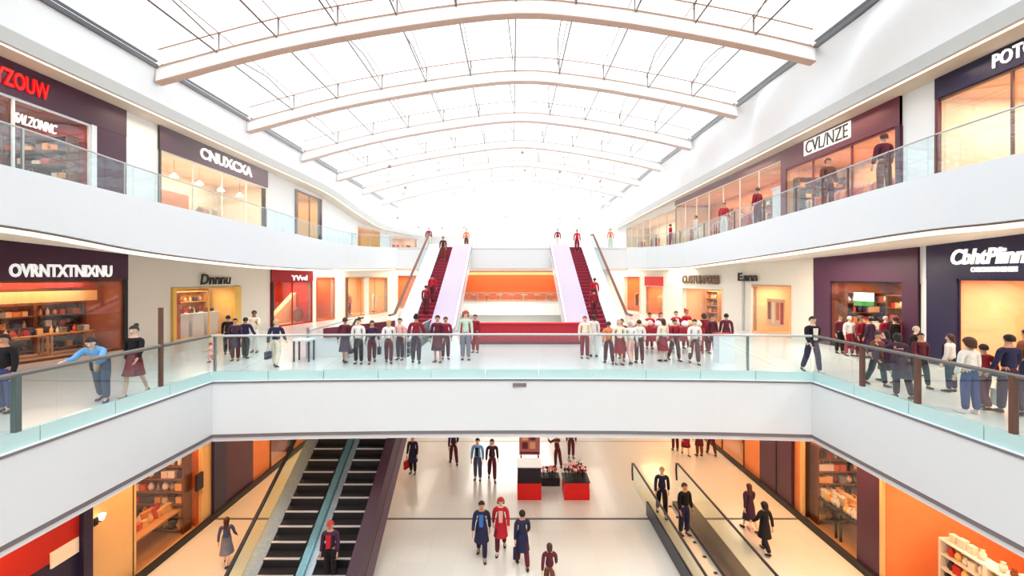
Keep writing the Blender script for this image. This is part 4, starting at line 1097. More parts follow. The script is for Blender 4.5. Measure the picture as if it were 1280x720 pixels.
# ================================================================ PEOPLE
def skin_mesh(name, V, E, R, mats_, root=0, levels=1, smooth=True):
    me = bpy.data.meshes.new(name); me.from_pydata(V, E, [])
    ob = bpy.data.objects.new('tmp_skin', me); COL.objects.link(ob)
    md = ob.modifiers.new('s','SKIN'); md.use_smooth_shade = True; md.branch_smoothing = .6
    sv = me.skin_vertices[0].data
    for i, r in enumerate(R):
        sv[i].radius = (r, r) if not isinstance(r, tuple) else r
        sv[i].use_root = (i == root)
    if levels:
        sb = ob.modifiers.new('b','SUBSURF'); sb.levels = levels; sb.render_levels = levels
    bpy.context.view_layer.update()
    out = bpy.data.meshes.new_from_object(ob.evaluated_get(bpy.context.evaluated_depsgraph_get()))
    bpy.data.objects.remove(ob); bpy.data.meshes.remove(me)
    for m in mats_: out.materials.append(m)
    for p in out.polygons: p.use_smooth = True
    out.name = name
    return out
class Sk:
    def __init__(s): s.V=[]; s.E=[]; s.R=[]
    def v(s, p, r, parent=None):
        s.V.append(tuple(p)); s.R.append(r); i=len(s.V)-1
        if parent is not None: s.E.append((parent,i))
        return i
def rotx(v, a):     # pitch: positive leans +y (forward)
    c, s_ = math.cos(a), math.sin(a); return Vector((v[0], v[1]*c+v[2]*s_, -v[1]*s_+v[2]*c))
POSES = {
 # lean, (thighL,kneeL),(thighR,kneeR), armL(swing,elbow,out), armR
 'stand': (2,(2,3),(-3,2),(4,14,7),(0,18,8)),
 'walk':  (4,(17,7),(-13,14),(-18,18,8),(18,25,8)),
 'walk2': (3,(-12,20),(15,6),(20,30,9),(-18,14,8)),
 'wide':  (2,(8,4),(-8,4),(5,25,14),(10,40,16)),
 'lean':  (52,(10,14),(-12,8),(62,30,10),(58,34,14)),
 'leanl': (22,(6,8),(-10,12),(52,62,10),(48,66,12)),
 'hold':  (4,(3,4),(-5,6),(28,85,6),(24,90,6)),
 'reach': (6,(4,4),(-4,4),(10,20,8),(120,30,10)),
 'kick':  (5,(4,4),(-22,75),(10,22,8),(-12,16,8)),
 'carry': (5,(12,8),(-10,14),(0,10,12),(6,12,12)),
 'crouch':(38,(80,95),(60,100),(50,40,10),(40,50,8)),
}
def mk_person(h, face, pose, hair, hairc, top, bottom, style, skin, coat=None, cuffs=True):
    """style: dict(top='jacket'|'coat'|'shirt', bottom='trousers'|'skirt'|'shorts')"""
    s = h/1.75; lean,(tl,kl),(tr,kr),aL,aR = POSES[pose]
    lean = math.radians(lean); RD = math.radians
    female = style.get('f', False)
    TH, SH, AN = .43, .42, .08
    def leg(side, th, kn):
        th = RD(th); k2 = th-RD(kn)
        hip = Vector((side*.088,0,0)); knee = hip+Vector((side*.012,math.sin(th)*TH,-math.cos(th)*TH)); ank = knee+Vector((side*.004,math.sin(k2)*SH,-math.cos(k2)*SH))
        fa = k2*.5
        heel = ank+Vector((0,-.05*math.cos(fa),-.045)); toe = ank+Vector((side*.02,.15*math.cos(fa),-.052+.15*math.sin(min(fa,0))))
        return hip,knee,ank,heel,toe
    LL = leg(-1,tl,kl); LR = leg(1,tr,kr)
    low = min(min(LL[2].z,LR[2].z)-AN, LL[4].z-.028, LR[4].z-.028)
    hz = -low
    U = Vector((0,0,hz))
    sp = lambda x,y,z: rotx((x,y,z), lean)+U
    pel = sp(0,0,.03); waist=sp(0,.01,.17); chest=sp(0,.0,.34); upch=sp(0,-.005,.45); neck=sp(0,-.005,.53)
    hl = lean*.35
    hd = lambda x,y,z: neck+rotx((x,y,z), hl)
    shw = .165 if female else .185
    def arm(side, A):
        sw, el, out = [RD(q) for q in A]
        sh = sp(side*shw,-.01,.455)
        sw2 = sw
        d = Vector((side*math.sin(out), math.sin(sw2)*math.cos(out), -math.cos(sw2)*math.cos(out)))
        elb = sh+d*.285; f = sw2+el
        d2 = Vector((side*math.sin(out)*.4, math.sin(f), -math.cos(f))).normalized()
        wr = elb+d2*.25; return sh,elb,wr,d2
    AL = arm(-1,aL); AR = arm(1,aR)
    sc = lambda p: tuple(Vector(p)*s)
    # ---- body
    B = Sk()
    p0=B.v(sc(pel),.115*s); w=B.v(sc(waist),.105*s,p0); c=B.v(sc(chest),.125*s,w); u=B.v(sc(upch),.105*s,c); n=B.v(sc(neck),.058*s,u)
    j=B.v(sc(hd(0,.01,.075)),.060*s,n); k=B.v(sc(hd(0,.012,.125)),.088*s,j); k2=B.v(sc(hd(0,.0,.18)),.096*s,k); k3=B.v(sc(hd(0,-.005,.235)),.055*s,k2)
    B.v(sc(hd(0,.112,.115)),.012*s,k)                       # nose
    for sd in (-1,1): B.v(sc(hd(sd*.092,-.005,.135)),.014*s,k)   # ears
    for side,L_ in ((-1,LL),(1,LR)):
        q=B.v(sc(L_[0]+U),.082*s,p0); q=B.v(sc((L_[0]*.5+L_[1]*.5)+U),.068*s,q); q=B.v(sc(L_[1]+U),.052*s,q); q=B.v(sc(L_[1]*.6+L_[2]*.4+U+Vector((0,-.012,0))),.050*s,q); q=B.v(sc(L_[2]+U),.034*s,q); B.v(sc(L_[4]+U),.028*s,q)
    for side,A in ((-1,AL),(1,AR)):
        sh,el,wr,d2=A
        q=B.v(sc(sh),.055*s,u); q=B.v(sc(sh*.5+el*.5),.045*s,q); q=B.v(sc(el),.037*s,q); q=B.v(sc(wr),.025*s,q)
        pal=B.v(sc(wr+d2*.06),.03*s,q)
        side_v=Vector((side*.2,1,0)); side_v=(side_v-d2*side_v.dot(d2)).normalized()   # across the palm
        inn=Vector((-side,0,0)); inn=(inn-d2*inn.dot(d2)-side_v*inn.dot(side_v)).normalized()
        for qn,(off,ln) in enumerate(((-.030,.060),(-.011,.072),(.010,.078),(.030,.070))):
            a1=wr+d2*.10+side_v*off; a2=a1+d2*ln*.5+inn*.008; a3=a2+d2*ln*.38+inn*.028
            i1=B.v(sc(a1),.0095*s,pal); i2=B.v(sc(a2),.0085*s,i1); B.v(sc(a3),.007*s,i2)
        t1=wr+d2*.045+side_v*.042+inn*.01; t2=t1+d2*.03+side_v*.014+inn*.012
        i1=B.v(sc(t1),.011*s,pal); B.v(sc(t2),.008*s,i1)
    bm_ = skin_mesh('body',B.V,B.E,B.R,[skin, mat('eye_dark',(.02,.015,.01),.3,noise=0), mat('lips',srgb(170,90,80),.5)],0,1)
    # eyes and mouth as small raised islands of the same mesh
    bm2 = bmesh.new(); bm2.from_mesh(bm_)
    def dot(c_, r, mi, sx=1):
        geo = bmesh.ops.create_icosphere(bm2, subdivisions=1, radius=r, matrix=Matrix.Translation(c_)@Matrix.Diagonal((sx,1,.7,1)))
        for f_ in {f_ for v_ in geo['verts'] for f_ in v_.link_faces}: f_.material_index = mi
    for sd in (-1,1): dot(Vector(sc(hd(sd*.032,.082,.145))), .012*s, 1)
    dot(Vector(sc(hd(0,.075,.072))), .014*s, 2, 1.6)
    bm2.to_mesh(bm_); bm2.free()
    root = empty('person',(0,0,0),0)
    def addm(me, nm):
        o = bpy.data.objects.new(nm, me); COL.objects.link(o); o.parent = root; return o
    addm(bm_,'body')
    # ---- trousers / skirt
    T = Sk(); e=.032
    bt = style.get('bottom','trousers')
    if bt in ('trousers','shorts'):
        p0=T.v(sc(pel),(.125+e)*s); T.v(sc(waist),(.108+e)*s,p0)
        for L_ in (LL,LR):
            q=T.v(sc(L_[0]+U),(.086+e)*s,p0); q=T.v(sc((L_[0]*.5+L_[1]*.5)+U),(.072+e)*s,q); q=T.v(sc(L_[1]+U),(.056+e)*s,q)
            if bt=='trousers':
                q=T.v(sc(L_[1]*.6+L_[2]*.4+U+Vector((0,-.012,0))),(.053+e)*s,q); T.v(sc(L_[2]+U+Vector((0,-.005,.0))),(.038+e)*s,q)
        addm(skin_mesh('trousers',T.V,T.E,T.R,[bottom]),'trousers')
    else:
        m = MB(); hem = style.get('hem',.52); prof=[]
        NS=16; rings=[(0,.135),( .12,.165),(.3,.19),(hem,.225)]
        vs=[];fs=[]
        for (dz,r_) in rings:
            if dz==0: cc=waist-Vector((0,0,.02))
            else: 
                ql,qr=LL[0].lerp(LL[1],min(1.1,dz/TH)),LR[0].lerp(LR[1],min(1.1,dz/TH)); cc=(ql+qr)*.5+U; cc.z=pel.z-dz
            yr = r_*.85 if dz==0 else max(r_*.85, abs(ql.y-qr.y)/2+.115)
            for q in range(NS):
                a=2*PI*q/NS; vs.append(((cc.x+r_*1.05*math.cos(a)*(1+.05*math.sin(5*a)*(dz>.2)))*s,(cc.y+yr*math.sin(a))*s,cc.z*s))
        for i in range(len(rings)-1):
            for q in range(NS): fs.append((i*NS+q,i*NS+(q+1)%NS,(i+1)*NS+(q+1)%NS,(i+1)*NS+q))
        fs.append(tuple(range(NS))); fs.append(tuple(range(3*NS,4*NS))[::-1]); m.add(vs,fs,bottom,True)
        part(m,'skirt',root)
    # ---- top
    J = Sk(); e=.038 if style.get('top')!='shirt' else .028
    p0=J.v(sc(sp(0,0,.02)),(.122+e)*s); w=J.v(sc(waist),(.112+e)*s,p0); c=J.v(sc(chest),(.13+e)*s,w); u=J.v(sc(upch),(.112+e)*s,c); J.v(sc(sp(0,-.005,.545)),(.046+e)*s,u)
    for A in (AL,AR):
        sh,el,wr,d2=A
        q=J.v(sc(sh+(sp(0,0,.44)-sh)*.45+Vector((0,0,.008))),(.074+e)*s,u); q=J.v(sc(sh+Vector((0,0,-.016))),(.04+e)*s,q); q=J.v(sc(sh*.5+el*.5),(.030+e)*s,q); q=J.v(sc(el),(.022+e)*s,q)
        if style.get('sleeve','long')=='long': J.v(sc(el*.06+wr*.94),(.012+e)*s,q)
    addm(skin_mesh('jacket' if style.get('top')!='shirt' else 'shirt',J.V,J.E,J.R,[top]),'jacket' if style.get('top')!='shirt' else 'shirt')
    if style.get('top')=='coat':
        m=MB(); NS=16; vs=[];fs=[]; rings=[(-.1,.135),(.08,.172),(.25,.185),(.42,.21)]
        for (dz,r_) in rings:
            ql,qr=LL[0].lerp(LL[1],max(0,min(1,dz/TH))),LR[0].lerp(LR[1],max(0,min(1,dz/TH))); cc=(ql+qr)*.5+U; cc.z=pel.z-dz
            yr=max(r_*.9,abs(ql.y-qr.y)/2+.115)
            if dz<0: cc=waist.copy()
            for q in range(NS):
                a=2*PI*q/NS; vs.append(((cc.x+r_*1.08*math.cos(a))*s,(cc.y+yr*math.sin(a))*s,cc.z*s))
        for i in range(3):
            for q in range(NS): fs.append((i*NS+q,i*NS+(q+1)%NS,(i+1)*NS+(q+1)%NS,(i+1)*NS+q))
        m.add(vs,fs,top,True); part(m,'coat_skirt',root)
    if coat is not None:     # open front panel / scarf in another colour
        m=MB(); fr=[sp(-.07,.128,.45),sp(.07,.128,.45),sp(.055,.15,.1),sp(-.055,.15,.1)]
        fr2=[v+rotx((0,.02,0),lean) for v in fr]
        m.add([sc(v) for v in fr+fr2],[(0,1,2,3),(7,6,5,4),(0,4,5,1),(1,5,6,2),(2,6,7,3),(3,7,4,0)],coat); part(m,'shirt_front',root)
    # ---- shoes
    for L_ in (LL,LR):
        m=MB(); hh,tt=L_[3]+U,L_[4]+U; a=L_[2]+U; zb=min(hh.z,tt.z)-.03
        d=(tt-hh); 
        rings=[(hh+Vector((0,-.0,.0)),.034,.05),(hh.lerp(tt,.35),.04,.055),(hh.lerp(tt,.75),.045,.034),(tt+d.normalized()*.02,.03,.02)]
        vs=[];fs=[]
        for (cc,rw,rh) in rings:
            for (sx,sz) in ((-1,-.6),(1,-.6),(1.0,.3),(.55,1),(-.55,1),(-1.0,.3)): vs.append(sc(cc+Vector((sx*rw,0,max(sz*rh,-.026)))))
        for i in range(3):
            for q in range(6): fs.append((i*6+q,i*6+(q+1)%6,(i+1)*6+(q+1)%6,(i+1)*6+q))
        fs.append(tuple(range(6))[::-1]); fs.append(tuple(range(18,24)))
        m.add(vs,fs,style.get('shoe') or SHOE); part(m,'shoe',root)
    # ---- hair
    if hair:
        m=MB(); vs=[];fs=[]; NR=8; NC=14
        long_ = {'short':0,'long':.24,'bob':.1,'bun':0,'curly':.06,'hood':.1,'cap':0}[hair]
        rr = .099 if hair!='curly' else .125
        if hair=='hood': rr=.118
        for i in range(NR+1):
            ph = PI*.5*(i/NR)*1.32
            for q in range(NC):
                a = 2*PI*q/NC; fx=math.cos(a); fy=math.sin(a)
                z = math.cos(ph); rad = math.sin(ph) if hair!='hood' else math.sin(min(ph,PI/2))
                if ph>PI/2: z=math.cos(ph)*1.0
                frontness = max(0,fy)
                zz = z*rr*1.08
                if frontness>.25: zz = max(zz, .035*min(1,frontness+.3))
                back = max(0,-fy)
                if i>=NR-2: zz -= long_*(back**.5 if back>0 else 0)*(1 if i==NR else .6)
                y_=fy*rad*rr*1.08-.012
                vs.append(sc(hd(fx*rad*rr, y_-(.02*back if i==NR else 0), .155+zz)))
        for i in range(NR):
            for q in range(NC): fs.append((i*NC+q,i*NC+(q+1)%NC,(i+1)*NC+(q+1)%NC,(i+1)*NC+q))
        m.add(vs,fs,hairc,True)
        if hair=='bun': m.ball(sc(hd(0,-.10,.25)),.055*s,hairc,8)
        if hair=='cap': m.add([sc(hd(-.07,.08,.2)),sc(hd(.07,.08,.2)),sc(hd(.05,.17,.185)),sc(hd(-.05,.17,.185))],[(0,1,2,3)],hairc)
        part(m,'hair' if hair not in('hood','cap') else hair,root)
    hands = [sc(AL[2]+AL[3]*.1), sc(AR[2]+AR[3]*.1)]
    return root, hands
SHOE = mat('dark_shoe',srgb(30,24,26),.5)
SHOEW = mat('white_shoe',srgb(225,220,220),.5)
HC = {'k':mat('black_hair',srgb(26,20,22),.6),'b':mat('brown_hair',srgb(74,42,30),.6),'r':mat('red_hair',srgb(176,50,40),.6),'y':mat('fair_hair',srgb(200,160,110),.6),'w':mat('grey_hair',srgb(190,180,175),.6)}
CLC = dict(black=srgb(24,20,26),navy=srgb(34,34,66),blue=srgb(60,110,180),lblue=srgb(110,165,215),jeans=srgb(56,66,120),grey=srgb(120,120,138),white=srgb(232,226,220),
    red=srgb(190,30,44),crimson=srgb(140,24,44),maroon=srgb(92,30,44),pink=srgb(236,180,170),green=srgb(190,214,196),plum=srgb(62,34,60),brown=srgb(110,60,44),cream=srgb(240,220,196),slate=srgb(76,82,112),orange=srgb(220,130,80))
CL = {k: mat('cloth_'+k, v, .85, noise=.2, scale=14, bump=.2) for k, v in CLC.items()}
CNAME = dict(lblue='light blue',jeans='denim blue')
def cn(k): return CNAME.get(k,k)
def person(x, yf, lvl, hpx, face, pose, hair, hc, top, bottom, where, st=None, skin=0, coat=None, bag=None, z=None, d=None, X=None, h=None):
    """x,yf: pixel of the feet; face: 0 looks away from the viewpoint, 180 towards it, 90 to the left"""
    st = dict(st or {}); zf = {1:Z1,2:Z2,3:Z3}[lvl] if z is None else z
    if d is None: d = zf*F/(HY-yf)
    Xw = (x-640)*d/F if X is None else X
    hh = h or hpx*d/F
    if h is None: hh = max(1.52,min(1.88,hh))
    r, hands = mk_person(hh, face, pose, hair, HC[hc], CL[top], CL[bottom], st, SKIN_T[skin], CL[coat] if coat else None)
    r.location = (Xw, d, zf+.003); r.rotation_euler = (0,0,math.radians(face))
    tn = {'coat':'coat','shirt':'shirt'}.get(st.get('top'),'jacket'); bn = 'skirt' if st.get('bottom')=='skirt' else ('shorts' if st.get('bottom')=='shorts' else 'trousers')
    lb = 'person in %s %s and %s %s %s' % (cn(top),tn,cn(bottom),bn,where)
    if len(lb.split()) > 15: lb = 'person in %s %s %s' % (cn(top),tn,where)
    tag(r, lb, 'person')
    if bag:
        side, colr, kind = bag
        hp = Vector(hands[side]); R = Matrix.Rotation(math.radians(face),3,'Z'); p = R@hp + r.location
        m = MB(); bw,bh = (.17,.36) if kind=='shopping_bag' else (.13,.24)
        if kind=='purse': bw,bh=.11,.15
        m.prism([(-bw,-.055),(bw,-.055),(bw,.055),(-bw,.055)],-.16-bh,-.16,CL[colr]); m.tube([(-bw*.6,0,-.16),(-bw*.3,0,-.01),(0,0,.015),(bw*.3,0,-.01),(bw*.6,0,-.16)],.008,CL[colr],5)
        o = m.build(kind); o.location = (p.x,p.y,p.z-.01); o.rotation_euler=(0,0,math.radians(face+80))
        lb = '%s %s carried by the person in %s %s' % (cn(colr), kind.replace('_',' '), cn(top), where)
        if len(lb.split()) > 16: lb = '%s %s carried by one %s' % (cn(colr), kind.replace('_',' '), where)
        tag(o, ' '.join(lb.split()[:16]), 'bag')
    return r
C_ = {'top':'coat'}; S_={'top':'shirt'}; K_={'bottom':'skirt'}; CK={'top':'coat','bottom':'skirt'}; SK={'top':'shirt','bottom':'skirt'}
# ---- lower floor
person(602,697,1,74,180,'walk','short','k','navy','navy','walking leftmost of the three centre strollers',C_,1,'blue')
person(626,690,1,70,180,'walk2','hood','r','red','maroon','in a red hood, middle of the three centre strollers',C_,0,'pink')
person(653,708,1,72,10,'walk','short','k','navy','maroon','walking rightmost of the three centre strollers',C_,1,None,(0,'navy','handbag'))
person(516,592,1,49,170,'stand','short','k','navy','black','standing beside the dark lower escalators',C_,1,None,(1,'red','shopping_bag'))
person(567,580,1,46,20,'walk','short','b','plum','maroon','walking under the bridge, left of centre',None,1)
person(597,600,1,62,175,'stand','short','k','lblue','slate','standing left in the pair under the bridge',None,0,'black')
person(615,600,1,60,185,'walk','long','k','plum','maroon','with long dark hair, right in the pair under the bridge',None,0)
person(697,584,1,42,20,'leanl','short','k','maroon','maroon','leaning over behind the low flower box',None,1)
person(714,572,1,42,180,'stand','short','k','brown','maroon','standing behind the right red kiosk counter',None,1)
person(283,706,1,58,10,'walk','long','b','slate','grey','walking past the lower left shops',dict(SK),0)
person(687,745,1,50,0,'walk','bob','b','maroon','brown','only head showing at the bottom centre edge',None,0)
person(404,0,1,0,180,'stand','cap','r','plum','black','riding the right lane of the dark escalators',None,1,'red',None,z=Z1+T30*.95+.14,d=12.45,X=-4.93,h=1.7)
person(862,668,1,66,200,'stand','short','b','black','navy','standing in front on the moving walkway',None,1,None,None,z=Z1+.025,d=15.9,X=5.98)
person(853,655,1,64,170,'walk','short','y','navy','black','standing behind another rider on the moving walkway',None,0,None,None,z=Z1+.025,d=17.2,X=5.62)
person(937,663,1,60,10,'walk','long','b','plum','navy','left in the pair walking right of the moving walkway',CK,0)
person(956,690,1,64,15,'walk2','hood','k','black','black','hooded, right in the pair walking beside the moving walkway',C_,0,None,(0,'pink','purse'))
person(844,563,1,42,0,'stand','short','b','maroon','maroon','leftmost of the four far right under the bridge',None,1)
person(857,568,1,42,175,'walk','long','b','crimson','maroon','second of the four far right under the bridge',CK,0)
person(874,570,1,44,15,'stand','short','k','maroon','brown','third of the four far right under the bridge',C_,1)
person(889,568,1,42,0,'walk','short','k','plum','maroon','fourth of the four, nearest the dark red lower shop',None,1)
person(985,703,1,42,200,'walk','short','k','navy','black','passing near the lower right corner shop',None,1) if False else None
# ---- middle level, left
person(6,516,2,100,190,'stand','short','k','black','jeans','cut by the left picture edge',None,1)
person(127,503,2,98,-160,'lean','short','k','lblue','slate','bent far over the left handrail',dict(shoe=CL['jeans']),0,None)
person(168,496,2,92,-170,'walk2','bun','k','black','crimson','with a dark hair bun at the left handrail',dict(SK,hem=.42,f=True),0,None,(0,'crimson','purse'))
person(285,443,2,46,20,'stand','short','k','black','black','far left of the group before the yellow shop window',None,1)
person(294,451,2,54,200,'stand','short','k','plum','maroon','beside the yellow shop window, second of the group',C_,1)
person(307,448,2,51,5,'wide','short','k','navy','black','legs apart before the yellow shop window',None,1)
person(318,441,2,54,190,'hold','short','b','cream','white','in pale clothes beside the navy one at the yellow window',None,2)
r_=person(270,455,2,30,90,'crouch','short','r','pink','pink','a crouching small child on the bridge left',None,0,None,None,h=.95)
person(345,459,2,62,10,'walk','short','y','navy','cream','wide navy shoulders, before the red shop window',dict(shoe=SHOE),0,None,(0,'navy','handbag'))
person(431,453,2,58,0,'walk','short','b','maroon','plum','left of the group by the maroon parapet',K_,1)
person(448,455,2,58,185,'stand','bun','k','white','black','in white at the maroon parapet',None,0,None,(1,'plum','purse'))
person(465,454,2,52,200,'walk2','short','k','plum','maroon','right of the white one by the maroon parapet',None,1,None,(0,'plum','handbag'))
person(486,454,2,56,10,'walk','bob','y','white','maroon','right end of the group by the maroon parapet',None,0)
person(520,454,2,62,10,'wide','bun','k','crimson','plum','before the left rising escalator',None,1,'pink')
person(547,453,2,60,175,'stand','short','k','maroon','plum','right of the crimson one before the left rising escalator',CK,1)
person(557,449,2,54,190,'stand','short','b','crimson','maroon','just behind the maroon coat by the left escalator',None,1)
person(582,450,2,62,185,'stand','curly','r','green','grey','with curly red hair at the left end of the low barrier',S_,0)
person(594,441,2,42,170,'stand','short','k','crimson','crimson','half hidden behind the low barrier at its left end',None,1) 
# ---- middle level, right
person(731,448,2,54,180,'stand','short','r','cream','crimson','at the right end of the low barrier',None,0)
person(742,446,2,54,10,'stand','bob','b','white','white','in all white beside the right end of the barrier',None,0)
person(761,455,2,45,0,'walk','short','b','orange','maroon','left of the crowd before the crimson counter',None,1,None,None,h=1.5)
person(774,456,2,58,180,'stand','bob','y','cream','crimson','fair haired in the crowd before the crimson counter',K_,0)
person(788,455,2,46,10,'walk2','short','w','white','pink','grey haired by the left end of the crimson counter',None,0)
person(799,454,2,50,0,'stand','short','b','white','maroon','white backed before the crimson counter',None,0)
person(812,436,2,42,180,'stand','short','k','red','crimson','behind the crimson counter, third from its right end',None,1)
person(826,436,2,42,190,'stand','long','b','crimson','maroon','behind the crimson counter, second from its right end',None,0)
person(845,436,2,48,180,'stand','short','b','red','grey','behind the right end of the crimson counter',None,0,'white')
person(858,436,2,50,200,'stand','bun','r','red','crimson','between the counter and the one in white',None,1)
person(868,455,2,58,170,'walk','short','k','white','maroon','white top at the right end of the crimson counter',None,0,None,(1,'cream','purse'))
person(880,439,2,46,0,'stand','curly','b','crimson','maroon','curly haired by the white pedestal cabinet',None,1)
person(890,442,2,48,190,'stand','short','b','maroon','crimson','behind the white pedestal cabinet',C_,1)
person(908,443,2,52,-20,'kick','short','k','maroon','brown','one foot kicked back, right of the pedestal cabinet',dict(top='coat'),1)
person(1015,466,2,73,180,'walk','short','k','black','navy','with a white scarf at the right corner of the bridge',None,0,'white')
person(1062,445,2,46,175,'stand','short','w','white','crimson','white topped before the plum shop window, left',None,0)
person(1076,446,2,46,190,'stand','curly','b','crimson','maroon','curly haired before the plum shop window',None,1)
person(1088,448,2,46,20,'stand','short','k','plum','black','third before the plum shop window',C_,1)
person(1096,482,2,62,185,'walk','short','k','brown','black','walking behind the leaning one at the right handrail',None,1,None,None)
person(1108,478,2,66,30,'walk2','long','k','plum','black','in long dark hair behind the right handrail',CK,0)
person(1127,498,2,84,-15,'leanl','bob','k','plum','plum','leaning on the right handrail',C_,1,None,(0,'plum','handbag'))
person(1145,470,2,62,190,'stand','short','w','black','black','pale haired beside the white pillar',None,0)
person(1188,490,2,74,30,'stand','bob','b','white','navy','left of the curly haired one at the right handrail',None,0,'black')
person(1212,517,2,96,5,'stand','curly','b','white','jeans','with curly brown hair behind the right handrail',dict(shoe=SHOEW),0)
person(1230,512,2,84,-10,'walk2','short','k','crimson','maroon','carrying bags right of the curly haired one',None,1,None,(1,'white','shopping_bag'))
person(1262,518,2,102,0,'wide','short','k','navy','plum','broad backed near the right picture edge',S_,1)
person(1284,500,2,90,10,'stand','short','k','brown','navy','cut by the right picture edge',None,1)
person(1050,442,2,44,180,'stand','short','k','maroon','black','leftmost before the plum shop window',None,1)
person(1107,445,2,46,180,'stand','short','w','crimson','maroon','grey haired at the right side of the plum window',None,0)
person(1119,448,2,46,10,'stand','short','k','black','maroon','rightmost close to the plum shop window',C_,1)
person(1150,484,2,70,170,'walk','short','k','maroon','black','behind the right handrail near the white pillar',None,1)
person(777,450,2,50,160,'walk','short','k','maroon','crimson','second row of the crowd before the crimson counter',None,1)
person(829,452,2,54,20,'stand','bob','b','cream','crimson','in cream before the middle of the crimson counter',K_,0)
person(843,451,2,50,190,'walk','short','k','crimson','maroon','before the right part of the crimson counter',None,1)
person(500,450,2,52,170,'stand','short','b','pink','plum','just left of the left rising escalator foot',None,0)
# ---- top level and rising escalators
def esc_z(d): return Z2+(d-24.4)*(Z3-Z2)/(34.5-24.4)
for (dd,sx,top,bot,face,hc,wh) in ((26.0,-4.85,'crimson','maroon',0,'b','lowest on the left rising escalator'),(27.2,-4.7,'red','maroon',0,'k','second lowest on the left rising escalator'),(32.4,-4.85,'maroon','brown',180,'b','highest on the left rising escalator'),
      (25.6,4.55,'crimson','maroon',0,'k','lowest on the right rising escalator'),(26.6,4.8,'red','crimson',0,'b','second lowest on the right rising escalator'),(33.6,4.75,'red','crimson',180,'k','highest on the right rising escalator')):
    st = math.floor((dd-24.4)/((34.5-24.4)/25))+1
    person(0,0,2,0,face,'stand','short',hc,top,bot,wh,None,1,None,None,z=Z2+st*(Z3-Z2)/25+.004,d=24.4+(st-.5)*(34.5-24.4)/25,X=sx,h=1.68)
for (x,d,top,bot,wh) in ((583,37,'orange','brown','on the far top platform left of the glass rail'),(536,36,'crimson','cream','on the top platform behind the left escalator head'),(697,37,'crimson','white','on the far top platform right side'),(763,37,'orange','green','at the far right top gallery corner')):
    person(x,0,3,0,180,'stand','short','b',top,bot,wh,None,0,None,None,d=d,h=1.7)
for (x,d,top,bot,face,wh) in ((905,23.9,'red','white',160,'at the top right rail before the orange shop'),(947,19.8,'crimson','maroon',20,'at the top right rail beside the white cabinet'),(870,29,'white','cream',90,'in white on the top right gallery'),(838,33.8,'red','crimson',-90,'in red before the farthest top right shop'),(1035,14.9,'brown','maroon',180,'on the top right gallery under the name plaque'),(1105,12.3,'maroon','brown',0,'on the top right gallery beside the white pier')):
    person(x,0,3,0,face,'stand','short','b',top,bot,wh,None,1,None,None,d=d,h=1.7)
# mannequins in windows
MQ = {}
def mannequin(fr, u, v, top, bottom, label, zf=None):
    r, hd_ = mk_person(1.75,0,'stand',None,None,CL[top],CL[bottom],{},mat('mannequin_skin',srgb(226,200,176),.4),None)
    r.name='mannequin'; o,t,n,L=fr; p=o+t*u+n*v; zf=Z2 if zf is None else zf
    m=MB(); m.lathe([(.22,0),(.22,.03)],WT,n=16); part(m,'base',r)
    r.location=(p.x,p.y,zf+.022+.03); 
    for c in r.children:
        if c.name.startswith('base'): c.location.z=-.03
    r.rotation_euler=(0,0,math.atan2(n.y,n.x)+PI/2); tag(r,label,'mannequin')
mannequin(LW,LW[3]*.22,.6,'orange','crimson','orange dressed mannequin at the left of the cream window with figures')
mannequin(LW,LW[3]*.62,.6,'red','brown','red dressed mannequin in the middle of the cream window with figures')
mannequin(LW,LW[3]*.85,.7,'white','cream','pale dressed mannequin at the right of the cream window with figures')
mannequin(RW,RW[3]-1.9,.8,'orange','brown','orange mannequin in the large window of the navy shop')

mannequin(HR,HR[3]*.27,1.3,'white','cream','white dressed mannequin in the long orange top shop, nearest',Z3)
mannequin(HR,HR[3]*.42,1.1,'red','crimson','red dressed mannequin in the long orange top shop, middle',Z3)
mannequin(IR,IR[3]*.3,1.2,'red','red','all red mannequin in the farthest top right shop, near end',Z3)
mannequin(IR,IR[3]*.65,1.2,'crimson','white','crimson topped mannequin in the farthest top right shop, far end',Z3)
# ================================================================ LIGHT, SKY, CAMERA
HAZE=.017
w = bpy.data.worlds.new('sky'); SC.world = w; w.use_nodes = True
bg = w.node_tree.nodes['Background']; bg.inputs[0].default_value = (.93,.975,1.0,1); bg.inputs[1].default_value = 2.15
s = bpy.data.lights.new('sun','SUN'); s.energy = 1.2; s.angle = math.radians(20); s.color=(1,.95,.88)
o = bpy.data.objects.new('sun', s); COL.objects.link(o); o.rotation_euler = (math.radians(25), math.radians(4), 0)
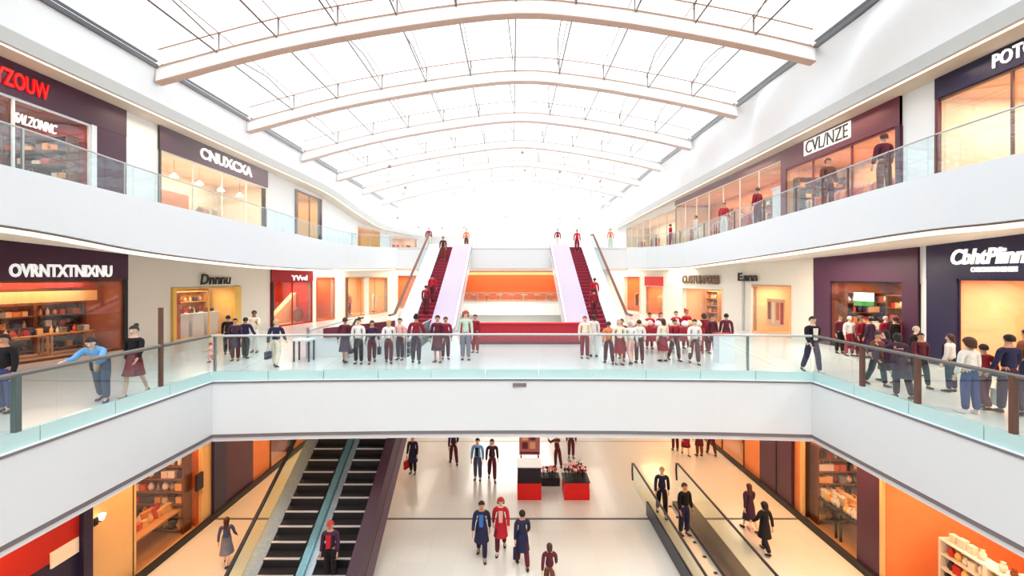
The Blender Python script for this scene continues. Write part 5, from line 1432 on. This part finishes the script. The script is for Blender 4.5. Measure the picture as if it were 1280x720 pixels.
# thin haze added under the glass roof in place of lens glow
hm = bpy.data.materials.new('glow_haze'); hm.use_nodes=True; nt=hm.node_tree; nt.nodes.clear()
oo=nt.nodes.new('ShaderNodeOutputMaterial'); vv=nt.nodes.new('ShaderNodeVolumeScatter'); vv.inputs['Color'].default_value=(1,.985,.97,1); vv.inputs['Density'].default_value=HAZE; vv.inputs['Anisotropy'].default_value=.2
nt.links.new(vv.outputs[0],oo.inputs['Volume'])
m=MB(); sec=[(-12.7,3.2),(10.9,3.2)]+[(p.x*.985,p.y-.62) for p in ARCH[::-1]]; n=len(sec)
m.add([(x,13.8,z) for x,z in sec]+[(x,59.5,z) for x,z in sec],[tuple(range(n)),tuple(range(n,2*n))[::-1]]+[(i,n+i,n+(i+1)%n,(i+1)%n) for i in range(n)],hm); o=m.build('glow_haze'); tag(o,'thin added haze standing in for lens glow over the far hall','haze',None,'stuff')
# gallery ceiling lights (warm)
for side, x, nm in ((-1,-9.9,'left'),(1,9.7,'right')):
    for y in (4,9,14,19,25,31):
        area('downlight_fill',(x,y,-4.66),1.4,(125 if side<0 else 165),(1,.50,.18),(0,0,0),2.5)
    for y in (6,12,18,25):
        area('downlight_fill',((-13 if side<0 else 12.2),y,.75 if y>14 else 1.05),1.2,230,(1,.88,.72),(0,0,0),3)
        area('downlight_fill',((-13.9 if side<0 else 12.8),y,5.98),.5,16,(1,.82,.6),(0,0,0),3)
area('downlight_fill',(0,45,.5),8,1500,(1,.93,.86),(0,0,0),12)  # added fill lamp that whitens the shaded far fascia
for x,y in ((-2.5,15.4),(2.5,15.4),(0,19.5),(5.5,19.5),(0,23)):
    area('downlight_fill',(x,y,-4.66),1.8,36,(1,.93,.84),(0,0,0),1.8)
for sd in (-1,1):
    area('downlight_fill',(sd*12,31,.42),3,160,(1,.9,.76),(0,0,0),3)
    area('downlight_fill',(sd*8.5,40,.5),3,200,(1,.9,.76),(0,0,0),8)
for x in (-4,0,4):
    area('downlight_fill',(x,57,-4.66),3,60,(1,.93,.84),(0,0,0),2)
c = bpy.data.cameras.new('camera'); c.sensor_width = 36; c.lens = F*36/1280; c.shift_y = -15/1280; c.clip_end = 300
o = bpy.data.objects.new('camera', c); COL.objects.link(o); o.location=(0,0,0); o.rotation_euler=(PI/2,0,0); SC.camera=o
vs = SC.view_settings; vs.view_transform='Standard'; vs.look='None'; vs.exposure=0.2; vs.gamma=1; vs.use_curve_mapping=False
cy = SC.cycles; cy.use_denoising=True; cy.volume_bounces=1; cy.volume_step_rate=4; cy.max_bounces=6; cy.diffuse_bounces=3; cy.glossy_bounces=2; cy.transparent_max_bounces=16; cy.transmission_bounces=2
cy.sample_clamp_indirect=4; cy.use_adaptive_sampling=True; cy.adaptive_threshold=.02; cy.caustics_reflective=False; cy.caustics_refractive=False
